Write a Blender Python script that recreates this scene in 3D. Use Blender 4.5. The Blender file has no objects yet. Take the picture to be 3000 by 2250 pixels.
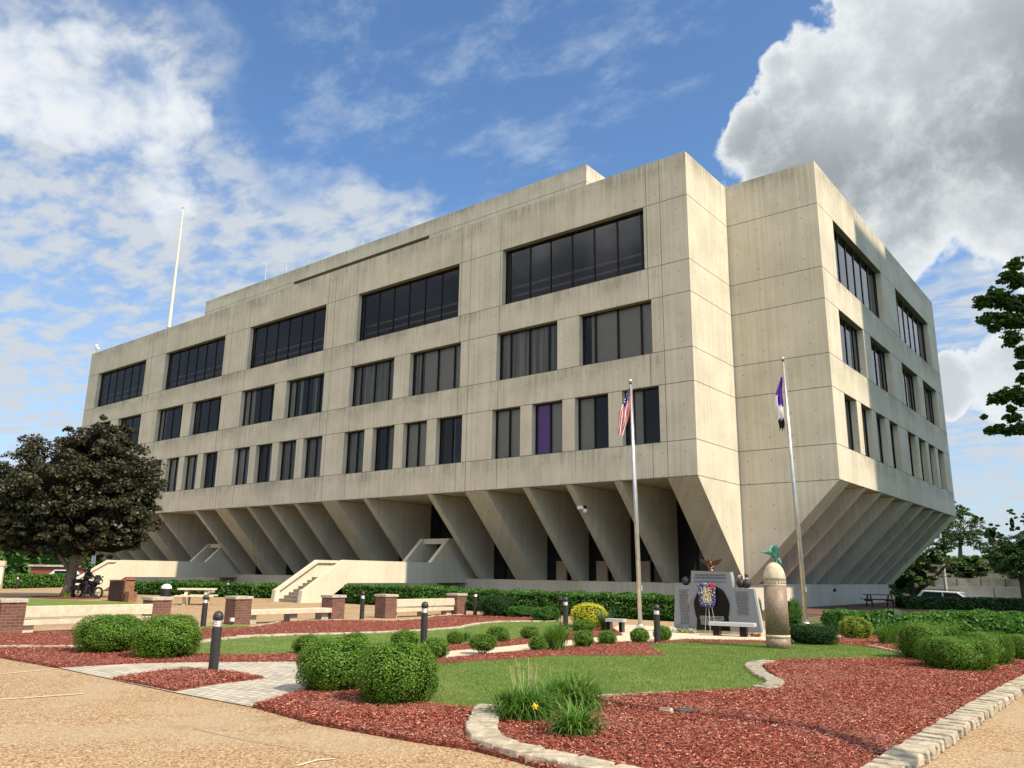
import bpy, math, random
import numpy as np
from mathutils import Matrix, Vector
from mathutils.geometry import tessellate_polygon
random.seed(7); rng = np.random.default_rng(11)
SC = bpy.context.scene; COL = SC.collection
PI = math.pi
# ------------------------------------------------------------------ camera
FPX, YAW, PITCH, ROLL = 1717.795, -0.67700, 0.2356, 0.0149
CAM = np.array([16.711, -35.004, 1.6])
cy_, sy_ = math.cos(YAW), math.sin(YAW)
FW = np.array([sy_*math.cos(PITCH), cy_*math.cos(PITCH), math.sin(PITCH)])
RT0 = np.array([cy_, -sy_, 0.0]); UP0 = np.cross(RT0, FW)
RT = math.cos(ROLL)*RT0 + math.sin(ROLL)*UP0
UP = -math.sin(ROLL)*RT0 + math.cos(ROLL)*UP0
cd = bpy.data.cameras.new('camera'); cam = bpy.data.objects.new('camera', cd); COL.objects.link(cam)
cd.sensor_width = 36; cd.lens = FPX/2212*36; cd.clip_start = .1; cd.clip_end = 3000
M = Matrix.Identity(4)
for i in range(3):
    M[i][0] = RT[i]; M[i][1] = UP[i]; M[i][2] = -FW[i]; M[i][3] = CAM[i]
cam.matrix_world = M; SC.camera = cam
# ------------------------------------------------------------------ light
SUN_EL, SUN_AZ = 46.0, 1.5          # degrees; azimuth counted from +X towards +Y
SKY_STRENGTH, EXPOSURE = 0.13, 0.60
SC.view_settings.view_transform = 'Standard'; SC.view_settings.look = 'None'
SC.view_settings.exposure = EXPOSURE; SC.view_settings.gamma = 1
sd = bpy.data.lights.new('sun', 'SUN'); sd.energy = 4.0; sd.angle = math.radians(.53); sd.color = (1, .86, .65)
sun = bpy.data.objects.new('sun', sd); COL.objects.link(sun)
el, az = math.radians(SUN_EL), math.radians(SUN_AZ)
SD = Vector((math.cos(el)*math.cos(az), math.cos(el)*math.sin(az), math.sin(el)))
sun.rotation_euler = SD.to_track_quat('Z', 'Y').to_euler()

# ------------------------------------------------------------------ node helper
class NT:
    def __init__(s, tree): s.t = tree; s.n = tree.nodes; s.l = tree.links
    def put(s, inp, v):
        if v is None: return
        if isinstance(v, bpy.types.NodeSocket): s.l.new(v, inp)
        else:
            try: inp.default_value = v
            except Exception: inp.default_value = (*v, 1) if len(v) == 3 else v
    def node(s, typ, ins=None, out=0, **kw):
        n = s.n.new(typ)
        for k, v in kw.items(): setattr(n, k, v)
        for k, v in (ins or {}).items(): s.put(n.inputs[k], v)
        return n.outputs[out] if out is not None else n
    def m(s, op, a, b=None, c=None, clamp=False):
        n = s.n.new('ShaderNodeMath'); n.operation = op; n.use_clamp = clamp
        for i, v in enumerate((a, b, c)):
            if v is not None: s.put(n.inputs[i], v)
        return n.outputs[0]
    def sep(s, v):
        n = s.n.new('ShaderNodeSeparateXYZ'); s.l.new(v, n.inputs[0]); return n.outputs
    def comb(s, x, y, z):
        n = s.n.new('ShaderNodeCombineXYZ')
        for i, v in enumerate((x, y, z)): s.put(n.inputs[i], v)
        return n.outputs[0]
    def vm(s, op, a, b=None, out=0, scale=None):
        n = s.n.new('ShaderNodeVectorMath'); n.operation = op; s.put(n.inputs[0], a)
        if b is not None: s.put(n.inputs[1], b)
        if scale is not None: s.put(n.inputs['Scale'], scale)
        return n.outputs[out]
    def noise(s, vec, scale, detail=4, rough=.5, dist=0, out=0):
        return s.node('ShaderNodeTexNoise', {'Vector': vec, 'Scale': scale, 'Detail': detail, 'Roughness': rough, 'Distortion': dist}, out)
    def ss(s, v, a, b):
        n = s.n.new('ShaderNodeMapRange'); n.interpolation_type = 'SMOOTHSTEP'
        s.put(n.inputs['Value'], v); s.put(n.inputs['From Min'], a); s.put(n.inputs['From Max'], b); return n.outputs[0]
    def mr(s, v, a, b, c, d):
        n = s.n.new('ShaderNodeMapRange')
        for k, x in zip(('Value', 'From Min', 'From Max', 'To Min', 'To Max'), (v, a, b, c, d)): s.put(n.inputs[k], x)
        return n.outputs[0]
    def mix(s, f, a, b, mode='MIX'):
        n = s.n.new('ShaderNodeMix'); n.data_type = 'RGBA'; n.blend_type = mode
        s.put(n.inputs[0], f); s.put(n.inputs[6], a); s.put(n.inputs[7], b); return n.outputs[2]
    def ramp(s, f, stops):
        n = s.n.new('ShaderNodeValToRGB'); s.l.new(f, n.inputs[0]); e = n.color_ramp.elements
        while len(e) < len(stops): e.new(.5)
        for x, (p, c) in zip(e, stops): x.position = p; x.color = (*c, 1)
        return n.outputs[0]
    def bump(s, h, strength=.4, dist=.02):
        return s.node('ShaderNodeBump', {'Height': h, 'Strength': strength, 'Distance': dist})

# ------------------------------------------------------------------ world: sky with clouds
W = bpy.data.worlds.new('World'); SC.world = W; W.use_nodes = True
w = NT(W.node_tree); W.node_tree.nodes.clear()
sky = W.node_tree.nodes.new('ShaderNodeTexSky'); sky.sky_type = 'NISHITA'; sky.sun_disc = False
sky.sun_elevation = el; sky.sun_rotation = PI/2-az; sky.air_density = 1.0; sky.dust_density = .6; sky.ozone_density = 2.2
D = w.node('ShaderNodeTexCoord', out=0)
dx, dy, dz = w.sep(D)
w1 = w.vm('SUBTRACT', w.noise(D, 4.5, 3, .5, out=1), (.5, .5, .5)); w2 = w.vm('SUBTRACT', w.noise(D, 15.0, 4, .6, out=1), (.5, .5, .5))
DW = w.vm('NORMALIZE', w.vm('ADD', w.vm('ADD', D, w.vm('MULTIPLY', w1, (.22, .22, .22))), w.vm('MULTIPLY', w2, (.085, .085, .085))))
def blobs(lst):                       # each (unit direction, radius in degrees)
    cur = None
    for (x, y, z), r in lst:
        L = math.sqrt(x*x+y*y+z*z)
        dt = w.vm('DOT_PRODUCT', DW, (x/L, y/L, z/L), out=1)
        c = math.cos(math.radians(r))
        v = w.m('MULTIPLY', w.m('SUBTRACT', dt, c), 1/(1-c))
        cur = v if cur is None else w.m('MAXIMUM', cur, v)
    return cur
#CLOUDS
CUM = [[[-0.2002, 0.8277, 0.5243], 4.12], [[-0.248, 0.8185, 0.5183], 2.69], [[-0.2699, 0.8299, 0.4883], 2.38], [[-0.1272, 0.8369, 0.5324], 6.02], [[-0.0736, 0.8827, 0.4642], 10.46], [[-0.0185, 0.849, 0.528], 10.46], [[-0.1616, 0.876, 0.4544], 7.92], [[-0.0914, 0.9279, 0.3615], 6.02], [[-0.1306, 0.8092, 0.5729], 2.85], [[-0.2196, 0.8597, 0.4612], 6.02], [[-0.0312, 0.9334, 0.3574], 7.92], [[-0.1736, 0.9137, 0.3676], 4.75], [[-0.1458, 0.9689, 0.2001], 2.38], [[-0.1307, 0.9743, 0.1837], 1.9], [[-0.0439, 0.981, 0.189], 4.75], [[-0.1519, 0.7987, 0.5823], 3.67]]
BRT = [[[-0.8237, 0.2467, 0.5106], 2.53], [[-0.8279, 0.2736, 0.4896], 3.17], [[-0.8041, 0.3023, 0.5119], 2.85], [[-0.8173, 0.3174, 0.4809], 3.17], [[-0.7967, 0.3571, 0.4875], 2.85], [[-0.7824, 0.3291, 0.5288], 2.22], [[-0.848, 0.2831, 0.448], 2.53], [[-0.826, 0.3875, 0.4094], 2.22], [[0.4, 0.86, 0.32], 16], [[0.55, 0.78, 0.25], 12]]  # widest blobs lie out of view, added to brighten right window reflections
ALT = [[[-0.8657, 0.3124, 0.391], 13.31], [[-0.9249, 0.2869, 0.2495], 15.84], [[-0.819, 0.4387, 0.3697], 9.51], [[-0.7602, 0.5374, 0.3651], 6.34], [[-0.7976, 0.3134, 0.5153], 7.92], [[-0.9363, 0.334, 0.1086], 9.51], [[-0.702, 0.5936, 0.3936], 4.12], [[-0.1193, 0.9777, 0.1728], 9.51], [[-0.1109, 0.991, 0.0749], 9.51], [[0.45, 0.85, 0.28], 26], [[0.2, 0.95, 0.2], 18]]  # last blobs unseen, added so the right windows mirror bright cloud
WSP = [[[-0.5441, 0.5775, 0.6087], 12.04], [[-0.4481, 0.6714, 0.5903], 6.97], [[-0.711, 0.4945, 0.4999], 5.07], [[-0.5521, 0.6567, 0.5137], 5.07], [[-0.6354, 0.4849, 0.601], 6.34], [[-0.4165, 0.6718, 0.6126], 7.92], [[-0.6882, 0.5781, 0.4385], 4.75]]
sn = w.noise(D, 7.0, 12, .60, .2); sf = w.noise(D, 24.0, 8, .65)
bc = blobs(CUM)
mc = w.m('ADD', w.m('ADD', bc, w.m('MULTIPLY', w.m('SUBTRACT', sn, .5), 2.6)), w.m('MULTIPLY', w.m('SUBTRACT', sf, .5), .6))
a_cum = w.ss(mc, .0, .34)
deep = w.ss(w.m('ADD', mc, w.m('MULTIPLY', w.m('SUBTRACT', sf, .5), .6)), .02, 1.15)
big = w.noise(w.vm('MULTIPLY', D, (1, 1, 1.6)), 3.2, 4, .45)
band = w.m('ABSOLUTE', w.m('SUBTRACT', dz, .44))
grey = w.mix(w.ss(w.m('ADD', w.m('MULTIPLY', big, 1.0), w.m('MULTIPLY', band, 3.0)), .42, 1.02), (1.6, 1.8, 1.92), (3.1, 3.35, 3.55))
cumc = w.mix(deep, (4.5, 4.65, 4.75), grey)
plane = w.vm('DIVIDE', w.comb(dx, dy, 0), w.comb(w.m('ADD', dz, .12), w.m('ADD', dz, .12), 1))
an = w.noise(w.vm('MULTIPLY', plane, (1.0, 1.5, 1)), 8.5, 7, .58, .2); an2 = w.noise(plane, 1.8, 4, .5)
ba = w.ss(blobs(ALT), -.1, .8)
ma = w.ss(w.m('ADD', an, w.m('MULTIPLY', an2, .5)), .60, .90)
a_alt = w.m('MULTIPLY', w.m('MINIMUM', w.m('ADD', w.m('MULTIPLY', ma, .85), w.m('MULTIPLY', ba, .22)), 1), ba)
bb = blobs(BRT)
nb = w.noise(w.vm('MULTIPLY', D, (1, 1, 1.5)), 8.0, 9, .60, .25)
mb = w.m('ADD', nb, w.m('MULTIPLY', w.ss(bb, -1.6, .9), .27))
a_brt = w.m('MULTIPLY', w.ss(mb, .58, .88), w.m('MULTIPLY', w.ss(bb, -2.2, -.2), .95))
wn = w.noise(w.vm('MULTIPLY', plane, (1.6, 2.4, 1)), 3.2, 9, .66, .12)
a_wsp = w.m('MULTIPLY', w.m('MULTIPLY', w.ss(wn, .45, .75), w.ss(blobs(WSP), 0, .7)), .5)
lowhaze = w.m('MULTIPLY', w.ss(dz, .40, .03), .30)
skyc = w.vm('MULTIPLY', sky.outputs[0], (.70, .86, .98))
c = w.mix(lowhaze, skyc, (2.3, 2.8, 3.4))
c = w.mix(a_wsp, c, (3.0, 3.5, 4.1))
c = w.mix(a_alt, c, (3.2, 3.5, 3.85))
c = w.mix(a_brt, c, (4.5, 4.65, 4.8))
c = w.mix(a_cum, c, cumc)
ob = w.noise(D, 3.0, 6, .55)
c = w.mix(w.m('MULTIPLY', w.ss(w.m('ADD', blobs([((-.62, -.74, .12), 34), ((-.2, -.95, .12), 26), ((-.85, -.45, .15), 22)]), w.m('MULTIPLY', w.m('SUBTRACT', ob, .5), 1.2)), 0, .5), .9), c, w.mix(w.ss(ob, .4, .65), (.9, .95, 1.0), (2.0, 2.0, 2.0)))  # unseen dark cloud patch added behind the camera to darken facade window reflections
c = w.mix(w.m('MULTIPLY', w.ss(w.m('ADD', blobs([((.1, -.62, .78), 38), ((-.5, -.5, .75), 26)]), w.m('MULTIPLY', w.m('SUBTRACT', ob, .5), 1.0)), 0, .6), .95), c, (9.5, 9.2, 8.6))  # unseen bright cloud patch, added behind the camera to light the long facade
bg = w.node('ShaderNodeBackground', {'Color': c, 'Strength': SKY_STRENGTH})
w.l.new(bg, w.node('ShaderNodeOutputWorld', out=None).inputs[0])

# ------------------------------------------------------------------ materials
MAT = {}
def mat(name, col=None, rough=.7, metal=0, spec=.5):
    m = bpy.data.materials.new(name); m.use_nodes = True; MAT[name] = m
    t = NT(m.node_tree); b = m.node_tree.nodes['Principled BSDF']
    if col is not None: b.inputs['Base Color'].default_value = (*col, 1)
    b.inputs['Roughness'].default_value = rough; b.inputs['Metallic'].default_value = metal
    b.inputs['Specular IOR Level'].default_value = spec
    t.b = b; t.pos = t.node('ShaderNodeNewGeometry', out=0)
    t.obj = t.node('ShaderNodeTexCoord', out=3)
    return t
def noisy(name, c1, c2, scale, rough=.7, bump=.3, detail=6, metal=0, dist=.01, spec=.5, obj=False):
    t = mat(name, None, rough, metal, spec); p = t.obj if obj else t.pos
    n = t.noise(p, scale, detail, .6)
    t.put(t.b.inputs['Base Color'], t.mix(t.ss(n, .3, .7), (*c1, 1), (*c2, 1)))
    if bump: t.put(t.b.inputs['Normal'], t.bump(t.noise(p, scale*3, 5), bump, dist))
    return t
ZL = dict(H=23.39, z6=20.934, z5=17.375, z4=15.648, z3=12.738, z2=11.0, z1=8.10, z0=6.34, zp=1.32)
DN, RL, LL, BAY = 5.0166, 28.33, 67.75, 13.31       # notch, right length, left length, bay
def concrete(name, c1, c2, joints=True, stains=True, holes=True):
    t = mat(name, None, .88, spec=.25); x, y, z = t.sep(t.pos)
    u = t.m('ADD', x, y)
    st = t.noise(t.comb(t.m('MULTIPLY', u, 5.5), 0, t.m('MULTIPLY', z, .12)), 1.0, 5, .65)
    board = t.noise(t.comb(t.m('MULTIPLY', u, 16), 0, t.m('MULTIPLY', z, .05)), 1.0, 3, .5)
    blot = t.noise(t.pos, .45, 5, .6)
    f = t.m('ADD', t.m('MULTIPLY', st, .55), t.m('MULTIPLY', blot, .6))
    c = t.mix(t.ss(f, .36, .78), (*c1, 1), (*c2, 1))
    c = t.mix(t.m('MULTIPLY', t.ss(board, .56, .70), .22), c, (.62, .60, .55, 1))
    if stains:
        tot = None
        streak = t.noise(t.comb(t.m('MULTIPLY', u, 4.5), 0, t.m('MULTIPLY', z, .16)), 1.0, 6, .75)
        cl = t.noise(t.comb(t.m('MULTIPLY', u, .35), t.m('MULTIPLY', z, .6), 0), 1.0, 3, .6)
        under = t.m('MAXIMUM', t.m('MULTIPLY', t.m('LESS_THAN', x, -1.9), t.m('LESS_THAN', y, 1.0)), t.m('GREATER_THAN', y, DN+2.3))
        for zz, ln in ((ZL['H'], 1.5), (ZL['z5'], 1.3), (ZL['z3'], 1.3), (ZL['z1'], 1.3), (28.65, 1.0)):
            d = t.m('SUBTRACT', zz, z)
            k = t.m('MULTIPLY', t.ss(d, -.02, .02), t.m('SUBTRACT', 1, t.ss(d, .0, ln)))
            if zz in (ZL['z5'], ZL['z3'], ZL['z1']): k = t.m('MULTIPLY', k, under)
            tot = k if tot is None else t.m('MAXIMUM', tot, k)
        s = t.m('MULTIPLY', tot, t.ss(t.m('ADD', t.m('MULTIPLY', streak, .7), t.m('MULTIPLY', cl, .5)), .50, .74))
        c = t.mix(t.m('MULTIPLY', s, .46), c, (.075, .068, .05, 1))
        # overall slightly greyer spandrel bands
    if joints:
        tot = None
        for zz in [ZL[k] for k in ('z6', 'z5', 'z4', 'z3', 'z2', 'z1', 'z0')]+[27.4]:
            k = t.m('LESS_THAN', t.m('ABSOLUTE', t.m('SUBTRACT', z, zz)), .022)
            tot = k if tot is None else t.m('MAXIMUM', tot, k)
        for off in (2.4, 12.5, 0.0+14.9):
            fr = t.m('PINGPONG', t.m('ADD', x, off+BAY*8), BAY)
            fr = t.m('MODULO', t.m('ADD', x, off+BAY*8), BAY)
            k = t.m('LESS_THAN', t.m('ABSOLUTE', t.m('SUBTRACT', fr, .03)), .02)
            k = t.m('MULTIPLY', k, t.m('LESS_THAN', y, 1.0))
            tot = t.m('MAXIMUM', tot, t.m('MULTIPLY', k, t.m('GREATER_THAN', z, 6.3)))
        c = t.mix(t.m('MULTIPLY', tot, .72), c, (.07, .062, .05, 1))
    if holes:
        hu = t.m('SUBTRACT', t.m('FRACT', t.m('DIVIDE', u, 1.22)), .5)
        hz = t.m('SUBTRACT', t.m('FRACT', t.m('DIVIDE', z, 1.16)), .5)
        r = t.m('SQRT', t.m('ADD', t.m('POWER', t.m('MULTIPLY', hu, 1.22), 2), t.m('POWER', t.m('MULTIPLY', hz, 1.16), 2)))
        c = t.mix(t.m('MULTIPLY', t.m('LESS_THAN', r, .035), .6), c, (.05, .045, .04, 1))
    t.put(t.b.inputs['Base Color'], c)
    t.put(t.b.inputs['Normal'], t.bump(board, .25, .02))
    return t
concrete('concrete', (.475, .425, .335), (.66, .60, .49))
concrete('concrete_plain', (.46, .42, .33), (.58, .54, .45), False, False, False)
t = concrete('stair_concrete', (.55, .50, .38), (.66, .61, .49), False, False, False)
mat('dark_glass', (.006, .007, .008), .08, 0, .6)
mat('window_frame', (.018, .015, .013), .35, .6)
mat('interior', (.03, .028, .027), .9)
mat('interior_beam', (.42, .30, .20), .8)
t = mat('glass')
gl = t.node('ShaderNodeBsdfGlossy', {'Color': (.8, .84, .9, 1), 'Roughness': .015})
tr = t.node('ShaderNodeBsdfTransparent', {'Color': (.76, .765, .77, 1)})
fr = t.node('ShaderNodeFresnel', {'IOR': 1.85})
mx = t.node('ShaderNodeMixShader', {0: t.m('ADD', t.m('MULTIPLY', fr, 1.1), .0, clamp=True), 1: tr, 2: gl})
t.l.new(mx, [n for n in t.n if n.type == 'OUTPUT_MATERIAL'][0].inputs[0])
def curtain(name, c):
    t = mat(name, None, .9, spec=.1); x, y, z = t.sep(t.pos)
    n = t.noise(t.comb(t.m('MULTIPLY', t.m('ADD', x, y), 7.0), 0, t.m('MULTIPLY', z, .1)), 1.0, 4, .7)
    t.put(t.b.inputs['Base Color'], t.mix(t.ss(n, .35, .65), tuple(v*.35 for v in c)+(1,), (*c, 1)))
curtain('curtain_pleated', (.82, .79, .72)); mat('curtain_plain', (.78, .75, .69), .9, spec=.1); mat('curtain_purple', (.50, .22, .85), .9, spec=.1)
t = mat('roofing', (.25, .24, .22), .9)
def mulchmat(name, k=1.0):
    t = mat(name, None, .85, spec=.3)
    v = t.node('ShaderNodeTexVoronoi', {'Vector': t.vm('MULTIPLY', t.pos, (1, 1.6, 1)), 'Scale': 34, 'Randomness': 1}, 1)
    r = t.sep(v)[0]
    n = t.noise(t.pos, .7, 4); n2 = t.noise(t.pos, 60, 3)
    c = t.ramp(r, [(0, (.05, .014, .009)), (.45, (.20, .042, .025)), (.8, (.32, .075, .045)), (1, (.45, .22, .15))])
    c = t.mix(t.m('MULTIPLY', t.ss(n, .4, .7), .35), c, (.26, .10, .075, 1))
    t.put(t.b.inputs['Base Color'], c)
    t.put(t.b.inputs['Normal'], t.bump(t.m('ADD', t.m('MULTIPLY', r, .6), n2), .9, .03))
mulchmat('mulch')
t = mat('mulch_chip', None, .75, spec=.35)
r = t.node('ShaderNodeNewGeometry', out=None).outputs['Random Per Island']
n = t.noise(t.pos, .8, 4)
c = t.ramp(r, [(0, (.06, .014, .009)), (.25, (.21, .040, .023)), (.7, (.35, .075, .043)), (.9, (.46, .19, .125)), (1, (.60, .42, .31))])
t.put(t.b.inputs['Base Color'], t.mix(t.m('MULTIPLY', t.ss(n, .42, .68), .45), c, (.34, .16, .12, 1)))
t = mat('grass', None, .85, spec=.2)
n = t.noise(t.pos, 1.1, 5, .6); n2 = t.noise(t.pos, 45, 4, .7); n3 = t.noise(t.vm('MULTIPLY', t.pos, (.5, 2.2, 1)), 2.5, 4)
c = t.mix(t.ss(n2, .3, .7), (.085, .145, .028, 1), (.18, .25, .062, 1))
c = t.mix(t.m('MULTIPLY', t.ss(t.m('ADD', t.m('MULTIPLY', n, .6), t.m('MULTIPLY', n3, .4)), .46, .68), .5), c, (.29, .30, .11, 1))
c = t.mix(t.m('MULTIPLY', t.ss(t.noise(t.pos, 2.3, 5, .65), .60, .72), .6), c, (.36, .34, .16, 1))
t.put(t.b.inputs['Base Color'], c); t.put(t.b.inputs['Normal'], t.bump(n2, .8, .03))
def leafmat(name, c0, c1, c2, trans=.25, rough=.5):
    t = mat(name, None, rough, spec=.35)
    r = t.node('ShaderNodeNewGeometry', out=None).outputs['Random Per Island']
    n = t.noise(t.obj, 2.0 if name != 'grass_blade' else 1.1, 4)
    f = t.m('ADD', t.m('MULTIPLY', r, .75), t.m('MULTIPLY', t.m('SUBTRACT', n, .35), .6))
    col = t.ramp(f, [(0, c0), (.5, c1), (1, c2)])
    t.put(t.b.inputs['Base Color'], col)
    tl = t.node('ShaderNodeBsdfTranslucent', {'Color': t.vm('MULTIPLY', col, (1.1, 1.25, .6))})
    out = [n for n in t.n if n.type == 'OUTPUT_MATERIAL'][0]
    mx = t.node('ShaderNodeMixShader', {0: trans, 1: t.b.outputs[0], 2: tl}); t.l.new(mx, out.inputs[0])
leafmat('leaf_box', (.030, .085, .008), (.10, .22, .018), (.26, .39, .042))
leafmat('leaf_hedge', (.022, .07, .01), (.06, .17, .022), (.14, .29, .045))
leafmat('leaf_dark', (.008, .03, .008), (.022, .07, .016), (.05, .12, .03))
leafmat('leaf_gold', (.30, .34, .02), (.68, .64, .05), (.90, .82, .12))
leafmat('leaf_goldgreen', (.06, .14, .015), (.20, .30, .03), (.55, .52, .07))
leafmat('leaf_maple', (.014, .018, .010), (.042, .046, .022), (.115, .082, .045), .15)
leafmat('leaf_tree', (.022, .055, .010), (.06, .12, .022), (.12, .20, .045))
leafmat('leaf_near', (.03, .075, .012), (.075, .15, .025), (.14, .24, .05), .45)
leafmat('leaf_pale', (.04, .07, .02), (.09, .14, .045), (.16, .22, .08))
leafmat('blade', (.035, .10, .014), (.10, .22, .032), (.26, .40, .09), .35)
leafmat('grass_blade', (.085, .15, .028), (.16, .245, .05), (.30, .34, .11), .3)
leafmat('straw', (.5, .45, .22), (.62, .58, .33), (.75, .7, .45), .2)
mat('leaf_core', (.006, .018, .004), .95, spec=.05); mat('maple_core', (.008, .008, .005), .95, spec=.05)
noisy('bark', (.10, .08, .06), (.22, .18, .14), 9, .9, .6)
noisy('bark_dark', (.03, .025, .02), (.07, .055, .045), 9, .9, .6)
# exposed aggregate plaza
t = mat('aggregate', None, .8, spec=.3)
v = t.node('ShaderNodeTexVoronoi', {'Vector': t.pos, 'Scale': 58, 'Randomness': 1}, 1); r = t.sep(v)[0]
vd = t.node('ShaderNodeTexVoronoi', {'Vector': t.pos, 'Scale': 58, 'Randomness': 1}, 0)
n = t.noise(t.pos, .55, 6, .6); n2 = t.noise(t.pos, 20, 4, .6)
c = t.ramp(r, [(0, (.15, .088, .040)), (.35, (.32, .205, .105)), (.75, (.43, .295, .162)), (1, (.58, .445, .285))])
c = t.mix(t.m('MULTIPLY', t.ss(n, .44, .62), .55), c, (.40, .315, .20, 1))
n4 = t.noise(t.vm('MULTIPLY', t.pos, (1, .35, 1)), .9, 7, .7, 1.0)
c = t.mix(t.m('MULTIPLY', t.ss(n4, .56, .68), .45), c, (.16, .10, .06, 1))
c = t.mix(t.m('MULTIPLY', t.ss(t.noise(t.pos, 3.1, 3, .5), .66, .72), .5), c, (.13, .085, .055, 1))
c = t.mix(t.m('MULTIPLY', t.ss(n2, .52, .75), .25), c, (.27, .16, .08, 1))
t.put(t.b.inputs['Base Color'], c); t.put(t.b.inputs['Normal'], t.bump(t.m('ADD', vd, t.m('MULTIPLY', n2, .4)), .5, .008))
noisy('pathcon', (.50, .42, .30), (.64, .56, .43), 3, .85, .3)
noisy('seal', (.62, .52, .36), (.74, .64, .48), 12, .85, .3)
noisy('stone', (.27, .23, .165), (.50, .44, .33), 7, .9, .8, dist=.02)
noisy('stone_grey', (.22, .195, .145), (.38, .34, .265), 9, .9, .8, dist=.02)
noisy('slab', (.50, .43, .31), (.64, .56, .42), 6, .85, .3)
noisy('cap', (.36, .31, .24), (.50, .45, .36), 12, .85, .3)
noisy('asphalt', (.045, .045, .045), (.08, .08, .078), 4, .9, .3)
noisy('far_lawn', (.035, .085, .015), (.07, .14, .03), 2, .9, .4)
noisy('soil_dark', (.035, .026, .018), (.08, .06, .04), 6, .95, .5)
noisy('soil', (.10, .05, .03), (.20, .09, .06), 12, .95, .5)
t = mat('paver', None, .85, spec=.25)
br = t.node('ShaderNodeTexBrick', {'Vector': t.vm('ADD', t.pos, t.vm('MULTIPLY', t.noise(t.pos, .8, 2, out=1), (.35, .35, 0))), 'Color1': (.50, .46, .38, 1), 'Color2': (.36, .335, .285, 1), 'Mortar': (.13, .12, .10, 1), 'Scale': 1, 'Mortar Size': .009, 'Brick Width': .2, 'Row Height': .12}, None)
n = t.noise(t.pos, 1.2, 5)
t.put(t.b.inputs['Base Color'], t.mix(t.m('MULTIPLY', t.ss(n, .4, .7), .5), br.outputs[0], (.56, .50, .38, 1)))
t.put(t.b.inputs['Normal'], t.bump(br.outputs[1], -.5, .01))
t = mat('brick', None, .85, spec=.25)
x, y, z = t.sep(t.pos)
br = t.node('ShaderNodeTexBrick', {'Vector': t.comb(t.m('ADD', x, y), z, 0), 'Color1': (.20, .085, .06, 1), 'Color2': (.12, .055, .042, 1), 'Mortar': (.20, .16, .13, 1), 'Scale': 1, 'Mortar Size': .006, 'Brick Width': .21, 'Row Height': .075}, None)
t.put(t.b.inputs['Base Color'], br.outputs[0]); t.put(t.b.inputs['Normal'], t.bump(br.outputs[1], -.5, .01))
mat('brick_far', (.30, .075, .05), .9)
noisy('bollard', (.022, .021, .021), (.035, .033, .032), 20, .45, .05)
mat('bollard_ring', (.62, .60, .56), .3, .7)
noisy('alu', (.50, .49, .47), (.66, .65, .62), 3, .35, 0, metal=.75)
mat('gold', (.75, .62, .35), .3, .8); mat('black', (.012, .012, .013), .5); mat('blackplastic', (.012, .012, .013), .6)
mat('white_paint', (.82, .82, .80), .35); mat('offwhite', (.70, .66, .55), .8); mat('lightgrey', (.45, .45, .45), .7)
t = mat('granite_grey', None, .35, spec=.5)
n = t.noise(t.obj, 90, 3, .6); c = t.mix(t.ss(n, .35, .65), (.12, .13, .145, 1), (.235, .25, .275, 1)); t.put(t.b.inputs['Base Color'], c)
mat('granite_edge', (.42, .43, .44), .6); mat('granite_black', (.008, .006, .006), .22, 0, .25)
mat('engrave', (.07, .075, .085), .7); mat('engrave_light', (.30, .31, .32), .6)
t = mat('granite_pink', None, .5, spec=.4)
n = t.noise(t.obj, 55, 4, .7); c = t.mix(t.ss(n, .38, .62), (.13, .085, .06, 1), (.34, .25, .19, 1)); t.put(t.b.inputs['Base Color'], c)
noisy('limestone', (.46, .38, .27), (.60, .52, .39), 8, .8, .2, obj=True)
noisy('patina', (.035, .17, .12), (.09, .32, .24), 9, .55, .2, obj=True)
noisy('bronze', (.07, .035, .018), (.16, .085, .04), 9, .35, .1, metal=.6, obj=True)
noisy('wood_brown', (.16, .075, .04), (.28, .14, .08), 6, .8, .3)
noisy('wood_dark', (.035, .014, .012), (.07, .03, .024), 6, .7, .2)
mat('flag_red', (.55, .03, .04), .8); mat('flag_white', (.80, .78, .78), .8); mat('flag_purple', (.13, .035, .42), .8); mat('flag_black', (.01, .01, .012), .8)
t = mat('flag_blue', None, .8)
vd = t.node('ShaderNodeTexVoronoi', {'Vector': t.obj, 'Scale': 11, 'Randomness': .2}, 0)
t.put(t.b.inputs['Base Color'], t.mix(t.m('LESS_THAN', vd, .30), (.03, .04, .20, 1), (.75, .75, .78, 1)))
mat('petal_yellow', (.95, .50, .02), .6); mat('petal_white', (.42, .42, .42), .6); mat('petal_cream', (.55, .44, .26), .7); mat('petal_blue', (.045, .06, .20), .6); mat('petal_red', (.45, .02, .03), .6); mat('petal_pink', (.8, .45, .45), .6)
mat('skin', (.35, .20, .14), .6); mat('cloth_black', (.02, .02, .024), .85); mat('cloth_grey', (.05, .05, .055), .85); mat('hair', (.02, .014, .01), .7)
noisy('weathered', (.38, .34, .28), (.72, .66, .56), 1.2, .9, .3, detail=9)
noisy('weathered_pale', (.62, .57, .50), (.82, .77, .70), .8, .9, .3, detail=9)
mat('steel_dark', (.05, .05, .05), .5, .5); mat('steel_rail', (.07, .05, .035), .5, .5)
mat('carglass', (.02, .022, .026), .05); mat('tyre', (.015, .015, .015), .9); mat('rust_beige', (.33, .26, .19), .9)
mat('road_sign', (.55, .57, .55), .5); mat('red_lamp', (.5, .02, .02), .4); mat('orange', (.8, .25, .1), .7)

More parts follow.
